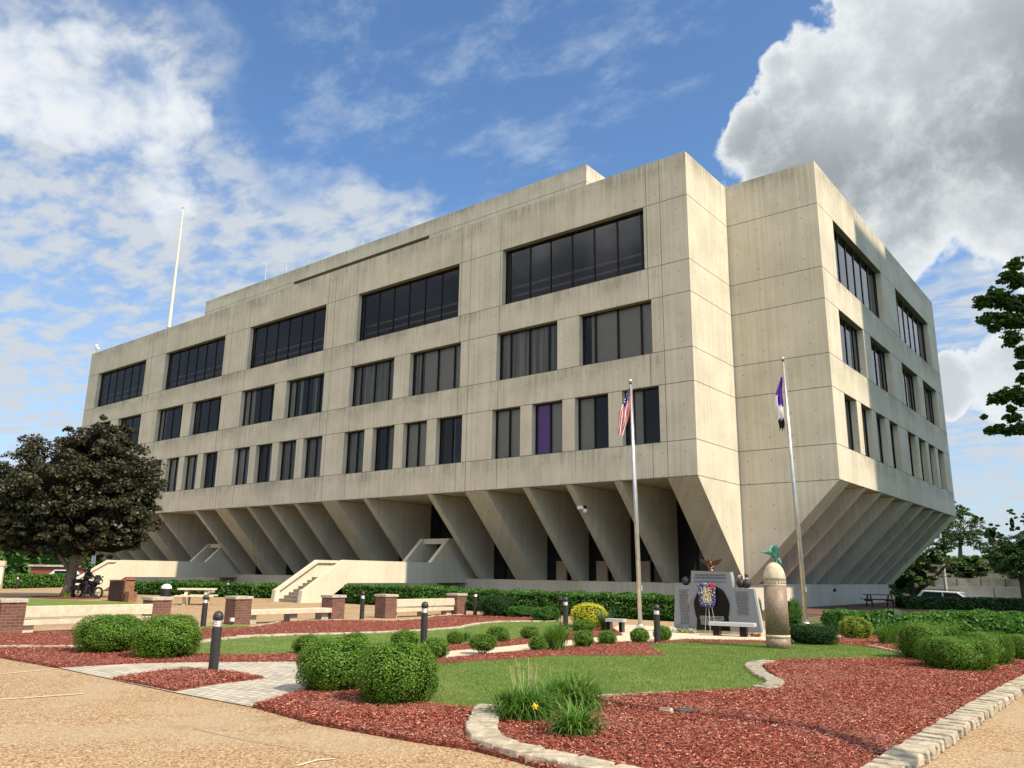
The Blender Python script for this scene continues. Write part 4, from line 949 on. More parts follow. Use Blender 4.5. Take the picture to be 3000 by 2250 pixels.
# edging stones
def stone_mesh(seed, L, Wd, Hh):
    r = random.Random(seed); a = .16
    pts = [(-L/2+r.uniform(-.01, .01)+a*L*.3, -Wd/2), (L/2-a*L*.4, -Wd/2+r.uniform(-.01, .01)), (L/2+r.uniform(-.01, .01), 0), (L/2-a*L*.5, Wd/2+r.uniform(-.015, .01)), (-L/2+a*L*.5, Wd/2), (-L/2, r.uniform(-.02, .02))]
    n = 6; lay = [(1.0, 0), (1.03, Hh*.5), (1.0, Hh*.86), (.9, Hh)]
    vs = []
    for s_, z in lay:
        for x, y in pts: vs.append((x*s_+r.uniform(-.008, .008), y*s_+r.uniform(-.008, .008), z+(r.uniform(-.006, .006) if z else 0)))
    fs = [(i+k*n, (i+1) % n+k*n, (i+1) % n+(k+1)*n, i+(k+1)*n) for k in range(3) for i in range(n)]+[tuple(range(3*n, 4*n)), tuple(range(n))[::-1]]
    return vs, fs
def stones(pts, L, Wd, Hh, label, group, m='stone', gap=.015, rot=0, lift=0):
    P = [np.array(p) for p in pts]; seg = [np.linalg.norm(P[i+1]-P[i]) for i in range(len(P)-1)]; tot = sum(seg); n = max(1, int(round(tot/(L+gap)))); ms = []
    for k in range(min(5, n)):
        vs, fs = stone_mesh(hash(group) % 97+k*7+len(pts), tot/n-gap, Wd, Hh); mb = MB().add(vs, fs); o = mb.build('edging_stone', m, bevel=.012); ms.append(o)
        o['label'] = label; o['category'] = 'edging stone'; o['group'] = group
    for i in range(n):
        s_ = (i+.5)/n*tot; j = 0
        while j < len(seg)-1 and s_ > seg[j]: s_ -= seg[j]; j += 1
        p = P[j]+(P[j+1]-P[j])*s_/seg[j]; d = P[j+1]-P[j]; ang = math.atan2(d[1], d[0])
        o = ms[i] if i < len(ms) else ms[i % len(ms)].copy()
        if i >= len(ms): COL.objects.link(o)
        o.location = (p[0]+random.uniform(-.012, .012), p[1]+random.uniform(-.012, .012), lift); o.rotation_euler = (random.uniform(-.03, .03), random.uniform(-.03, .03), ang+rot+random.uniform(-.11, .11))
stones([G3(300, 1175), G3(275, 1215), G3(255, 1270), G3(240, 1330), G3(280, 1405), G3(430, 1455), G3(610, 1500), G3(820, 1545), G3(1060, 1600), G3(1300, 1655), G3(1600, 1730)], .37, .33, .085, 'pale rough edging stone in the curved border round the daylilies', 'edging stones round the near corner of the large bed')
stones([G4(560, 872), G4(470, 885), G4(450, 905), G4(490, 945), G4(570, 990), G4(610, 1010), G4(570, 1040), G4(490, 1052)], .17, .26, .07, 'flat grey edging stone in the S-shaped border beside the front lawn', 'edging stones of the S-curve by the lawn', 'stone_grey', .01)
stones([G4(2500, 850), G4(2350, 945), G4(2180, 1040), G4(2040, 1125), G4(1900, 1215), G4(1770, 1300), G4(1640, 1390), G4(1500, 1490), G4(1350, 1590), G4(1200, 1700)], .165, .30, .095, 'pale narrow edging stone in the long border beside the right walkway', 'edging stones along the right walkway', 'stone', .055)
stones([G3(900, 1108), G3(1150, 1092), G3(1500, 1073)], .30, .12, .045, 'low stone sunk between front lawn and large mulch bed', 'sunken stones along the lawn edge', 'stone')
stones([G4(1210, 768), G4(1300, 785), G4(1400, 808), G4(1480, 830)], .25, .14, .06, 'flat edging stone at the right tip of the front lawn', 'edging stones at the lawn tip', 'stone_grey')
stones([G1(-400, 785), G1(0, 770), G1(480, 767), G1(880, 768)], .45, .12, .05, 'pale edging stone between the two mulch beds at the far left', 'edging stones of the far left beds')
stones([G1(1250, 748), G1(1400, 725), G1(1600, 708), G1(1900, 692), G2(0, 705), G2(500, 690), G2(900, 679), G2(1200, 664), G2(1420, 646), G2(1550, 619), G2(1700, 606), G2(1900, 604), G2(2050, 604)], .42, .22, .06, 'pale edging stone between the back mulch bed and the back lawn', 'edging stones along the back lawn')
stones([G1(1620, 640), G1(1800, 612), G2(250, 604), G2(560, 596), G2(720, 594), G2(1000, 599), G2(1180, 587), G2(1270, 567), G2(1450, 559)], .45, .16, .05, 'pale edging stone between the plaza and the back mulch bed', 'edging stones along the plaza')
for q, l, s_ in ((G3(1445, 1205), 'pale loose stone lying on the large mulch bed', .10), (G4(25, 1205), 'grey loose stone lying on the large mulch bed', .10)):
    vs, fs = stone_mesh(5, s_*1.6, s_, .05); tag(MB().add(vs, fs).build('loose_stone', 'stone' if 'pale' in l else 'stone_grey', loc=(q[0], q[1], .03)), l, 'stone')

# ------------------------------------------------------------------ memorial
mp0, mp1 = G3(1493, 668), G4(512, 694)
mc = ((mp0[0]+mp1[0])/2, (mp0[1]+mp1[1])/2); mw = math.hypot(mp1[0]-mp0[0], mp1[1]-mp0[1]); mang = math.atan2(mp1[1]-mp0[1], mp1[0]-mp0[0])
MEM = thing('granite_memorial', 'wide grey granite war memorial with a round black medallion and stepped shoulders', 'memorial', (mc[0], mc[1], 0), mang)
sc = mw/185.0                                         # local units: crop pixels of the memorial face
W2 = mw/2; HT = 1.70
# stepped slab outline, local x (along face), z
def X_(px): return ((px-345)/(1475-345)-.5)*mw       # px in the close crop
def Zc(py): return (1100-py)/(1100-380)*HT+.10
out = [(X_(345), .10), (X_(1475), .10), (X_(1400), Zc(590)), (X_(1140), Zc(580)), (X_(1110), Zc(390)), (X_(605), Zc(378)), (X_(590), Zc(560)), (X_(380), Zc(560))]
MB().prism(out, 'Y', 0, .22).build('slab', 'granite_grey', MEM)
ed = MB(); ed.prism([(X_(1475)+.002, .10), (X_(1475)+.055, .10), (X_(1400)+.055, Zc(590)), (X_(1400)+.002, Zc(590))], 'Y', .012, .21); ed.prism([(X_(1140)+.002, Zc(580)+.002), (X_(1140)+.06, Zc(580)+.002), (X_(1110)+.05, Zc(390)), (X_(1110)+.002, Zc(390))], 'Y', .012, .21)
ed.build('polished_edge', 'granite_edge', MEM)
MB().box(X_(345)+.05, X_(1475)-.05, .03, .26, 0, .10).build('plinth', 'pathcon', MEM)
cxm, czm = X_(862), Zc(815); rx, rz_ = (X_(1092)-X_(630))/2, (Zc(555)-Zc(1078))/2
md = MB(); n = 48
ring = []
for i in range(n):
    a = 2*PI*i/n; k = 1+.015*math.sin(a*9); ring.append((cxm+rx*k*math.cos(a), czm+rz_*k*math.sin(a)))
md.prism(ring, 'Y', -.05, -.003); md.prism([(X_(650), .10), (X_(1088), .10), (X_(1070), Zc(930)), (X_(665), Zc(930))], 'Y', -.02, -.001)
md.build('medallion', 'granite_black', MEM)
def textrows(x0, x1, za, zb, nrow, m, y=-.004, gapf=.45, skew=0):
    for r_ in range(nrow):
        zt = za+(zb-za)*(r_+.5)/nrow; hh = abs(zb-za)/nrow*(1-gapf)/2; x = x0+skew*(zt-za)+random.uniform(0, .05)
        while x < x1-.03:
            l = random.uniform(.02, .07)
            m.box(x, min(x+l, x1), y-.002, y, zt-hh, zt+hh); x += l+random.uniform(.012, .02)
for a_ in ((X_(430), X_(560), Zc(610), Zc(1040), 24), (X_(1160)+.02, X_(1340), Zc(620), Zc(900), 16), (X_(640), X_(1070), Zc(410), Zc(480), 2), (X_(640), X_(1070), Zc(500), Zc(520), 1)):
    eng = MB(); textrows(*a_, eng, skew=-.05 if a_[4] == 16 else 0); eng.build('inscription', 'engrave', MEM)
e2 = MB(); textrows(X_(700), X_(1020), Zc(925), Zc(1035), 7, e2, y=-.053); e2.build('inscription', 'engrave_light', MEM)
# things on and by the memorial (world placed through the memorial frame)
def mw_(x, y, z=0): c_, s_ = math.cos(mang), math.sin(mang); return (mc[0]+x*c_-y*s_, mc[1]+x*s_+y*c_, z)
E = thing('eagle_statue', 'dark bronze eagle with spread wings on top of the memorial', 'statue', mw_(X_(858), .11, Zc(385)), mang)
MB().lathe([(.10, 0), (.09, .03), (.045, .09), (.05, .13)], seg=14).build('pedestal', 'bronze', E, smooth=True)
eb = MB(); eb.tube([(.02, 0, .10), (0, 0, .17), (-.01, 0, .27), (-.03, 0, .33)], [.02, .055, .05, .028], 10); eb.ball((-.035, -.01, .345), .032); eb.tube([(-.055, -.01, .345), (-.085, -.02, .335)], [.014, .004], 6)
eb.tube([(.02, .02, .15), (.05, .05, .07)], [.045, .05], 8); eb.build('body', 'bronze', E, smooth=True)
for s_ in (-1, 1):
    pts = [(.02*s_, 0, .30), (.16*s_, 0, .33), (.30*s_, .01, .36), (.40*s_, .02, .385)]; v = []; 
    for i, (x, y, z) in enumerate(pts):
        wd = (.10, .16, .12, .015)[i]; v += [(x, y, z), (x-.02*s_*i, y+.03, z-wd)]
    wv = [(x, y-.01, z) for x, y, z in v]+[(x, y+.012, z) for x, y, z in v]; m_ = MB()
    fs = []
    for i in range(3): fs += [(2*i, 2*i+2, 2*i+3, 2*i+1), (8+2*i, 8+2*i+1, 8+2*i+3, 8+2*i+2), (2*i, 8+2*i, 8+2*i+2, 2*i+2), (2*i+1, 2*i+3, 8+2*i+3, 8+2*i+1)]
    fs.append((6, 14, 15, 7)); m_.add(wv, fs).build('wing', 'bronze', E)
V0 = thing('round_vase', 'dark round vase on the left shoulder of the memorial', 'vase', mw_(X_(512), .11, Zc(560)), 0, 'dark vases on the memorial')
MB().lathe([(.05, 0), (.09, .03), (.12, .09), (.125, .14), (.10, .20), (.06, .235), (.06, .25)], seg=18).build('bowl', 'blackplastic', V0, smooth=True)
V1 = dup(V0, mw_(X_(1237), .11, Zc(578)), label='dark vase holding pale flowers on the right shoulder of the memorial')
V2 = dup(V0, mw_(X_(1315), .11, Zc(582)), label='dark vase with a dark figure on the far right of the memorial')
def posy(parent, z, cols, n=14, s=.10):
    m_ = MB()
    for i in range(n): m_.ball((random.uniform(-s, s)*.7, random.uniform(-s, s)*.7, z+random.uniform(0, s)), .03, random.randrange(len(cols)), 6, 4)
    return m_.build('flowers', cols, parent)
posy(V1, .26, ['petal_pink', 'petal_white', 'leaf_dark']); m_ = MB(); m_.ball((0, 0, .37), .06); m_.tube([(0, 0, .22), (0, 0, .33)], [.06, .045], 8); m_.ball((0, -.02, .27), (.07, .05, .03), 1, 8, 5); m_.build('figure', ['bronze', 'petal_white'], V2)
# wreath on an easel
WR = thing('wreath_on_easel', 'shield-shaped wreath of blue, white and cream flowers on a thin easel before the memorial', 'wreath', mw_(X_(840), -.22, 0), mang)
cols = ['petal_blue', 'petal_white', 'petal_cream', 'petal_red']; m_ = MB(); sx = mw/(1475-345)
for i in range(620):
    u, v_ = random.uniform(-1, 1), random.uniform(-1, 1); ww = .11*(1.05-.25*max(0, -v_)-.1*v_*v_)*1.0
    if abs(v_) < .98 and abs(u)*1.0 < 1-.35*max(0, -v_)**3:
        x = u*.24; z = Zc(675)+v_*.34; rr = max(abs(u)/(1-.3*max(0, -v_)), abs(v_))
        k = 0 if rr > .66 and random.random() < .80 else (1 if rr > .55 or random.random() < .25 else 2)
        if u > .25 and v_ > .45 and random.random() < .5: k = 3
        m_.ball((x-.03, -.02+random.uniform(-.03, .03), z), random.uniform(.018, .030), k, 5, 4)
m_.build('flowers', cols, WR)
MB().tube([(0, .02, Zc(820)), (.03, -.02, 0)], .010, 6).tube([(-.05, .02, Zc(700)), (-.16, .12, 0)], .008, 6).tube([(.05, .02, Zc(700)), (.18, .12, 0)], .008, 6).build('easel', 'lightgrey', WR)
BE = thing('granite_bench', 'low grey granite bench in front of the memorial', 'bench', mw_(X_(1170), -.62, 0), mang)
MB().box(X_(890)-X_(1170), X_(1455)-X_(1170), -.19, .19, .28, .38).build('seat', 'granite_edge', BE, bevel=.008)
for px in (980, 1310): MB().box(X_(px)-X_(1170)-.09, X_(px)-X_(1170)+.09, -.15, .15, 0, .279).build('leg', 'granite_black', BE)
def flowerstrip(x0, x1, y0, label, cols, n, h=.12):
    T = thing('flower_row', label, 'flowers', mw_((x0+x1)/2, y0, 0), mang); m_ = MB(); w_ = (x1-x0)/2
    for i in range(n): m_.ball((random.uniform(-w_, w_), random.uniform(-.10, .10), random.uniform(.03, h)), random.uniform(.018, .03), random.randrange(len(cols)), 5, 4)
    m_.build('blooms', cols, T); c_ = np.c_[rng.uniform(-w_, w_, 240), rng.uniform(-.12, .12, 240), rng.uniform(.0, h, 240)]
    v_, q_ = leafquads(c_, np.tile([0, 0, 1.], (240, 1)), .05, 1.); fastmesh('leaves', v_, q_, 'leaf_goldgreen', parent=T)
flowerstrip(X_(415), X_(670), -.22, 'row of small green and cream plants at the left foot of the memorial', ['petal_cream', 'leaf_goldgreen', 'petal_white'], 60)
flowerstrip(X_(1370), X_(1490), -.35, 'red flowers lying at the right foot of the memorial', ['petal_red', 'petal_red', 'petal_pink'], 50, .09)
MB_t = thing('grey_vase', 'small grey pot at the left end of the memorial', 'pot', mw_(X_(372), -.20, 0)); MB().lathe([(.06, 0), (.07, .10), (.05, .14)], seg=12).build('pot', 'granite_edge', MB_t)
# another small bench monument near golden shrub
pb = G3(1112, 668); SBT = thing('granite_bench', 'small pale bench in front of the golden shrub, beside the path', 'bench', (pb[0], pb[1], 0), .25)
MB().box(-.25, .30, -.18, .18, .30, .38).build('seat', 'granite_edge', SBT); 
for s_ in (-.17, .2): MB().box(s_-.05, s_+.05, -.14, .14, 0, .299).build('leg', 'granite_black', SBT)

# ------------------------------------------------------------------ stone column with bird
pc = G4(599, 783); dp = fdepth(*pc); rad = 153/3/2*dp/FPX*1.0
CP = thing('stone_column', 'tall bullet-shaped pinkish granite column with a pale domed top on the front lawn', 'column', (pc[0]-.02, pc[1]+rad, 0))
r0, r1 = rad, rad*.93
MB().lathe([(r0, 0), (r0*.99, .262)], seg=48).build('base_drum', 'granite_pink', CP, smooth=True)
MB().lathe([(r0*1.01, .263), (r0*1.01, .325)], seg=48).build('lower_band', 'limestone', CP, smooth=True)
MB().lathe([(r0*.985, .326), (r1, 1.45)], seg=48).build('shaft', 'granite_pink', CP, smooth=True)
bd = MB().lathe([(r1*1.012, 1.451), (r1*1.012, 1.465), (r1*.985, 1.468), (r1*.985, 1.548), (r1*1.012, 1.551), (r1*1.012, 1.562)], seg=48); 
for i in range(22):
    a = 2*PI*i/22; c_ = (r1*.985*math.cos(a), r1*.985*math.sin(a), 1.508); bd.ball(c_, .022, 1, 8, 5)
bd.build('ornament_band', ['limestone', 'granite_pink'], CP)
MB().lathe([(r1, 1.563), (r1*.99, 1.64), (r1*.93, 1.73), (r1*.80, 1.83), (r1*.60, 1.91), (r1*.35, 1.965), (r1*.1, 1.985)], seg=48).build('dome', 'limestone', CP, smooth=True)
BD = thing('bird_statue', 'green patinated bird statue with raised wings perched on the stone column', 'statue', (pc[0]-.02, pc[1]+rad, 1.975), math.atan2(RT0[1], RT0[0]))
q = MB(); q.tube([(.10, 0, .10), (.04, 0, .17), (-.06, 0, .225), (-.15, 0, .238)], [.035, .075, .05, .035], 10); q.ball((-.17, 0, .242), .036); q.tube([(-.19, 0, .245), (-.27, 0, .248), (-.30, 0, .235)], [.022, .011, .004], 7); q.tube([(.08, 0, .12), (.16, .0, .03), (.19, 0, -.05)], [.05, .04, .015], 8); q.build('body', 'patina', BD, smooth=True)
for s_ in (-1, 1):
    w_ = [(-.04, .04*s_, .20), (.11, .04*s_, .12), (.13, .10*s_, .30), (.07, .12*s_, .42), (-.01, .11*s_, .40), (-.06, .08*s_, .33)]
    m_ = MB(); k = len(w_); m_.add(w_+[(x, y+.02*s_, z) for x, y, z in w_], [tuple(range(k)), tuple(range(k, 2*k))[::-1]]+[(i, (i+1) % k, (i+1) % k+k, i+k) for i in range(k)]); m_.build('wing', 'patina', BD)
for s_ in (-.03, .035): MB().tube([(.04, s_, .13), (.06, s_*1.2, .04), (.05, s_*1.4, .0)], [.022, .014, .018], 6).build('leg', 'patina', BD)

# ------------------------------------------------------------------ trees
def tree(name, label, base, trunk, blobs_, N, size, leaf, core, bark, cl=90, jit=.8, shell=.55, clr=.23, corek=.70, group=None, z=0, wpow=.67):
    """trunk: list of polylines (pts, radii); blobs_: crown lobes (centre, radii)"""
    T = thing(name, label, 'tree', (base[0], base[1], z), 0, group)
    tb = MB()
    for pts, rs in trunk: tb.tube(pts, rs, 9)
    cc = []; rr = []
    vol = np.array([b[1][0]*b[1][1]*b[1][2] for b in blobs_])**wpow; vol /= vol.sum()
    for (c, r), k in zip(blobs_, vol):
        n_ = max(4, int(cl*k)); d = rng.normal(0, 1, (n_, 3)); d /= np.linalg.norm(d, axis=1)[:, None]
        rad_ = rng.uniform(shell, 1.0, n_)[:, None]; cc.append(np.array(c)+d*rad_*np.array(r)); rr.append(np.full(n_, clr*min(r)*1.0)*rng.uniform(.7, 1.35, n_))
    cc = np.concatenate(cc); rr = np.concatenate(rr)
    top = np.array(trunk[0][0][-1], float)
    for i in rng.choice(len(cc), min(len(cc), 34), replace=False):
        mid = (top+cc[i])/2+rng.normal(0, .15, 3); tb.tube([tuple(top-np.array([0, 0, .2])), tuple(mid), tuple(cc[i])], [.07*max(1, size*5), .04*max(1, size*5), .012], 5)
    tb.build('trunk', bark, T, smooth=True)
    idx = rng.integers(0, len(cc), N); d = rng.normal(0, 1, (N, 3)); d /= np.linalg.norm(d, axis=1)[:, None]; d[:, 2] = np.where(d[:, 2] < -.3, -d[:, 2], d[:, 2])
    P = cc[idx]+d*rr[idx][:, None]*np.array([1, 1, .75])*(rng.random(N)**.4)[:, None]
    v, q = leafquads(P, d+np.array([0, 0, .5]), size, jit, .75)
    mi = np.zeros(len(q)); 
    if corek:
        vv = [v]; qq = [q]; o_ = len(v)
        for c, r in blobs_:
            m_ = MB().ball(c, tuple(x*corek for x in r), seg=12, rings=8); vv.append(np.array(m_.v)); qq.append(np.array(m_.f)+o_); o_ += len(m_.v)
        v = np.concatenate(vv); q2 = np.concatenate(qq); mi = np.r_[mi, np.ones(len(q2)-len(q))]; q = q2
    fastmesh('crown', v, q, [leaf, core], mi, parent=T)
    return T
L_ = (-RT0[0], -RT0[1])                               # towards picture left, horizontally
def loc_(u, dpt, z): return (-L_[0]*u+FW[0]*dpt, -L_[1]*u+FW[1]*dpt, z)      # u to the right, dpt away
mpb = (-31.4, -14.6)
tree('maple_tree', 'large dark bronze-leaved maple tree left of the far stairway', mpb,
     [([(0, 0, -.05), loc_(.1, 0, .5), loc_(.15, 0, 1.6), loc_(.3, 0, 3.4)], [.42, .30, .25, .18]), ([loc_(.15, 0, 1.5), loc_(1.2, .2, 3.2)], [.16, .08]), ([loc_(.15, 0, 1.3), loc_(-1.3, .1, 3.0)], [.16, .08])],
     [(loc_(.1, 0, 6.2), (4.0, 4.3, 3.3)), (loc_(2.1, 0, 4.6), (2.1, 2.6, 2.3)), (loc_(-2.6, 0, 5.0), (2.8, 2.6, 2.6)), (loc_(.8, 0, 8.6), (2.1, 2.1, 1.6)), (loc_(-.5, 0, 3.6), (3.6, 3.0, 1.5)), (loc_(3.0, 0, 3.9), (1.0, 1.3, 1.0)), (loc_(-2.8, 0, 3.3), (2.6, 2.2, 1.3)), (loc_(2.0, 0, 3.1), (2.0, 2.0, 1.0)), (loc_(-4.6, 0, 4.2), (1.8, 2, 1.9))],
     95000, .18, 'leaf_maple', 'maple_core', 'bark', cl=900, clr=.19, shell=.66, corek=.60)
tree('background_tree', 'dark leaning green tree just right of the building end', (-.9, 44), [([(0, 0, -.2), (.0, 0, 1.4), (-.4, 0, 2.4)], [.4, .3, .2]), ([(0, 0, 1.2), (2, 0, 2.9), (3.6, 0, 4.6)], [.2, .13, .06])],
     [((-.9, 0, 2.4), (1.5, 1.5, 1.5)), ((.7, 0, 2.9), (1.4, 1.4, 1.3)), ((1.9, 0, 4.4), (1.1, 1.1, 1.3)), ((2.9, 0, 5.2), (.7, .7, 1.1)), ((3.1, 0, 3.3), (.9, .8, .45)), ((.3, 0, 4.0), (1.1, 1.1, 1.0))], 9000, .20, 'leaf_tree', 'leaf_core', 'bark_dark', cl=170, clr=.26, corek=.4, z=-.85)
tree('background_tree', 'pale feathery tree rising behind the retaining wall', (-1.2, 68), [([(0, 0, 0), (.2, 0, 3), (.4, 0, 5.2)], [.35, .25, .14]), ([(0, 0, 1.5), (-2.2, 0, 4.5)], [.2, .08])],
     [((.3, 0, 6.2), (2.6, 2, 2.2)), ((-2.0, 0, 4.6), (1.9, 1.6, 1.5)), ((2.4, 0, 5.0), (1.7, 1.6, 1.4)), ((.4, 0, 8.1), (1.2, 1.2, 1.1))], 12000, .20, 'leaf_pale', 'leaf_core', 'bark', cl=260, clr=.22, corek=0, z=1.2)
tree('background_tree', 'tall green tree with upright shoots at the far right edge', (7.4, 45.5), [([(0, 0, -.1), (-.1, 0, 2.0), (-.2, 0, 3.6)], [.3, .24, .14])],
     [((-.6, 0, 4.4), (1.6, 1.6, 2.2)), ((1.6, 0, 4.8), (1.7, 1.6, 2.4)), ((-1.8, 0, 6.6), (.7, .7, 1.1)), ((-.3, 0, 7.4), (.5, .6, 1.3)), ((.7, 0, 7.3), (.5, .5, 1.2)), ((-2.9, 0, 7.9), (.45, .4, .6)), ((2.3, 0, 8.2), (1.1, 1.0, 1.3)), ((3.0, 0, 2.8), (1.1, 1, .9))], 15000, .19, 'leaf_tree', 'leaf_core', 'bark_dark', cl=300, clr=.28, corek=.35, z=-.85)
k_ = 0
for i, (x, y, r, h, lab) in enumerate(((-7, 60, 2.6, 4.2, 'dense green bush on the bank behind the left part of the retaining wall'), (4.4, 62, 2.6, 4.0, 'dense green bush on the bank in the middle behind the wall railing'), (9.6, 60, 3.0, 4.6, 'dense green bush on the bank behind the right part of the wall'), (1.0, 58, 2.0, 2.4, 'low green bush just behind the railing, near the light pole'))):
    tree('bank_bush', lab, (x, y), [([(0, 0, 0), (0, 0, h*.4)], [.15, .1])], [((0, 0, h*.5), (r, r*.7, h*.5)), ((r*.6, 0, h*.4), (r*.6, r*.5, h*.38))], 5200, .30, 'leaf_tree', 'leaf_core', 'bark_dark', cl=70, clr=.30, corek=.7, z=1.8)
# near tree at the right edge: its trunk stands outside the picture
rb = (23.0, 12.0)
cl_ = []
def at(px, py, dep): p = CAM+ray(px, py)*dep; return (float(p[0]-rb[0]), float(p[1]-rb[1]), float(p[2]))
for px, py, r in ((2195, 575, .5), (2180, 600, .55), (2205, 610, .6), (2150, 640, .55), (2125, 655, .5), (2175, 655, .7), (2210, 660, .8), (2128, 690, .45), (2165, 690, .6), (2200, 700, .7), (2185, 735, .55), (2150, 710, .35), (2212, 765, .5), (2205, 790, .3), (2215, 820, .45), (2190, 850, .5), (2150, 865, .45), (2170, 860, .45), (2212, 860, .6), (2185, 885, .3), (2190, 905, .45), (2160, 928, .4), (2140, 930, .3), (2205, 930, .5), (2185, 932, .4), (2125, 900, .15)): cl_.append((at(px, py, 46), (r*1.1, r*1.1, r*.85)))
cl_ += [((-1.5, 0, 12), (4.5, 4.5, 5)), ((.5, 1, 15.5), (3.5, 3.5, 3))]
tr_ = [([(0, 0, -.1), (0, 0, 5), (-.5, 0, 9)], [.5, .4, .25])]
for px, py in ((2150, 650), (2190, 860), (2165, 925), (2200, 700)): e_ = at(px, py, 46); tr_.append(([(-.2, 0, 8), tuple((np.array((-.2, 0, 9))+np.array(e_))/2+np.array([0, 0, .6])), e_], [.12, .07, .02]))
RTT = tree('near_tree', 'leafy tree whose drooping dark green branches enter at the right edge', rb, tr_, cl_, 30000, .20, 'leaf_near', 'leaf_core', 'bark_dark', cl=1500, clr=.42, shell=.2, corek=0, wpow=.22)

# ------------------------------------------------------------------ far right: wall, rail, street things
RW = thing('retaining_wall', 'weathered two-tone concrete retaining wall across the street', 'wall', (0, 48, -.85))
MB().box(-40, 45, 0, .5, 0, 2.0).build('lower_course', 'weathered_pale', RW); MB().box(-40, 45, .06, .5, 2.01, 2.75).build('upper_course', 'weathered', RW)
j = MB()
for k in range(44): j.box(-38+k*1.9, -37.94+k*1.9, .035, .058, 2.03, 2.74)
j.build('joints', 'steel_rail', RW)
RR = thing('wall_railing', 'dark metal railing along the top of the retaining wall', 'railing', (0, 48.3, 1.9))
MB().tube([(-40, 0, .5), (45, 0, .5)], .035, 6).tube([(-40, 0, 1.0), (45, 0, 1.0)], .04, 6).build('rail', 'steel_rail', RR)
for k in range(30): MB().box(-2.53+k*2.8-36, -2.47+k*2.8-36, -.03, .03, 0, 1.0).build('post', 'steel_rail', RR)
sheet('bank', [(-60, 48.45), (60, 48.45), (60, 140), (-60, 140)], 1.85, 'far_lawn')
ov = thing('far_warehouse', 'long drab brown warehouse behind the trees on the bank', 'building', (2, 100, 1.8)); MB().box(-30, 24, 0, 12, 0, 3.2).build('wall', 'rust_beige', ov); MB().box(-30.3, 24.3, -.3, 12.3, 3.21, 3.5).build('roof', 'weathered', ov)
LP = thing('street_pole', 'pale street light pole in front of the retaining wall', 'pole', (1.25, 46.6, -.85)); MB().lathe([(.16, 0), (.11, 7.6)], seg=10).build('pole', 'lightgrey', LP); MB().lathe([(.26, 0), (.24, .4)], seg=10).build('base', 'weathered_pale', LP)
LP2 = thing('road_sign', 'small grey road sign plate on a thin post before the retaining wall', 'sign', (5.0, 46.4, -.85)); MB().tube([(0, 0, 0), (0, 0, 2.6)], .035, 6).build('post', 'steel_dark', LP2); MB().box(-.2, .2, -.05, -.035, 1.9, 2.75).build('plate', 'road_sign', LP2)
SV = thing('parked_car', 'white estate car roof showing above the dark far hedge', 'car', (2.9, 39.5, -.85), -.12)
prof = [(-2.4, .35), (-2.35, 1.0), (-2.1, 1.12), (-1.15, 1.16), (2.3, 1.16), (2.42, .9), (2.42, .35)]
prof = [(2.35, .32), (-2.35, .32), (-2.45, .75), (-2.3, .98), (-1.25, 1.10), (2.25, 1.16), (2.42, .95)]
MB().prism([(-x, z) for x, z in prof], 'Y', -.9, .9).build('body', 'white_paint', SV, bevel=.05)
cab = [(1.45, 1.12), (.75, 1.62), (-1.95, 1.70), (-2.3, 1.18)]
MB().prism(cab, 'Y', -.78, .78).build('cabin', 'white_paint', SV, bevel=.04)
for s_ in (-1, 1):
    y0, y1 = (-.79, -.782) if s_ < 0 else (.782, .79)
    MB().prism([(1.25, 1.17), (.70, 1.53), (-.30, 1.57), (-.30, 1.17)], 'Y', y0-.004, y1+.004).build('side_window', 'carglass', SV)
    MB().prism([(-.42, 1.17), (-.42, 1.57), (-1.75, 1.60), (-2.1, 1.20)], 'Y', y0-.004, y1+.004).build('side_window', 'carglass', SV)
MB().add([(1.50, -.66, 1.14), (1.50, .66, 1.14), (.80, .62, 1.60), (.80, -.62, 1.60)], [(0, 1, 2, 3)]).build('windscreen', 'carglass', SV)
MB().tube([(.5, -.68, 1.76), (-1.9, -.68, 1.79)], .025, 6).tube([(.5, .68, 1.76), (-1.9, .68, 1.79)], .025, 6).build('roof_rail', 'steel_dark', SV)
for x in (-1.45, 1.5):
    for y in (-.88, .70):
        w_ = MB().tube([(x, y, .34), (x, y+.18, .34)], .34, 18).build('wheel', 'tyre', SV); MB().tube([(x, y-.012, .34), (x, y+.192, .34)], .2, 14).build('rim', 'alu', w_)
for y in (-.65, .65): MB().box(2.36, 2.45, y-.15, y+.15, .72, .86).build('headlight', 'road_sign', SV); MB().box(-2.46, -2.36, y-.12, y+.12, .75, 1.0).build('tail_light', 'red_lamp', SV)
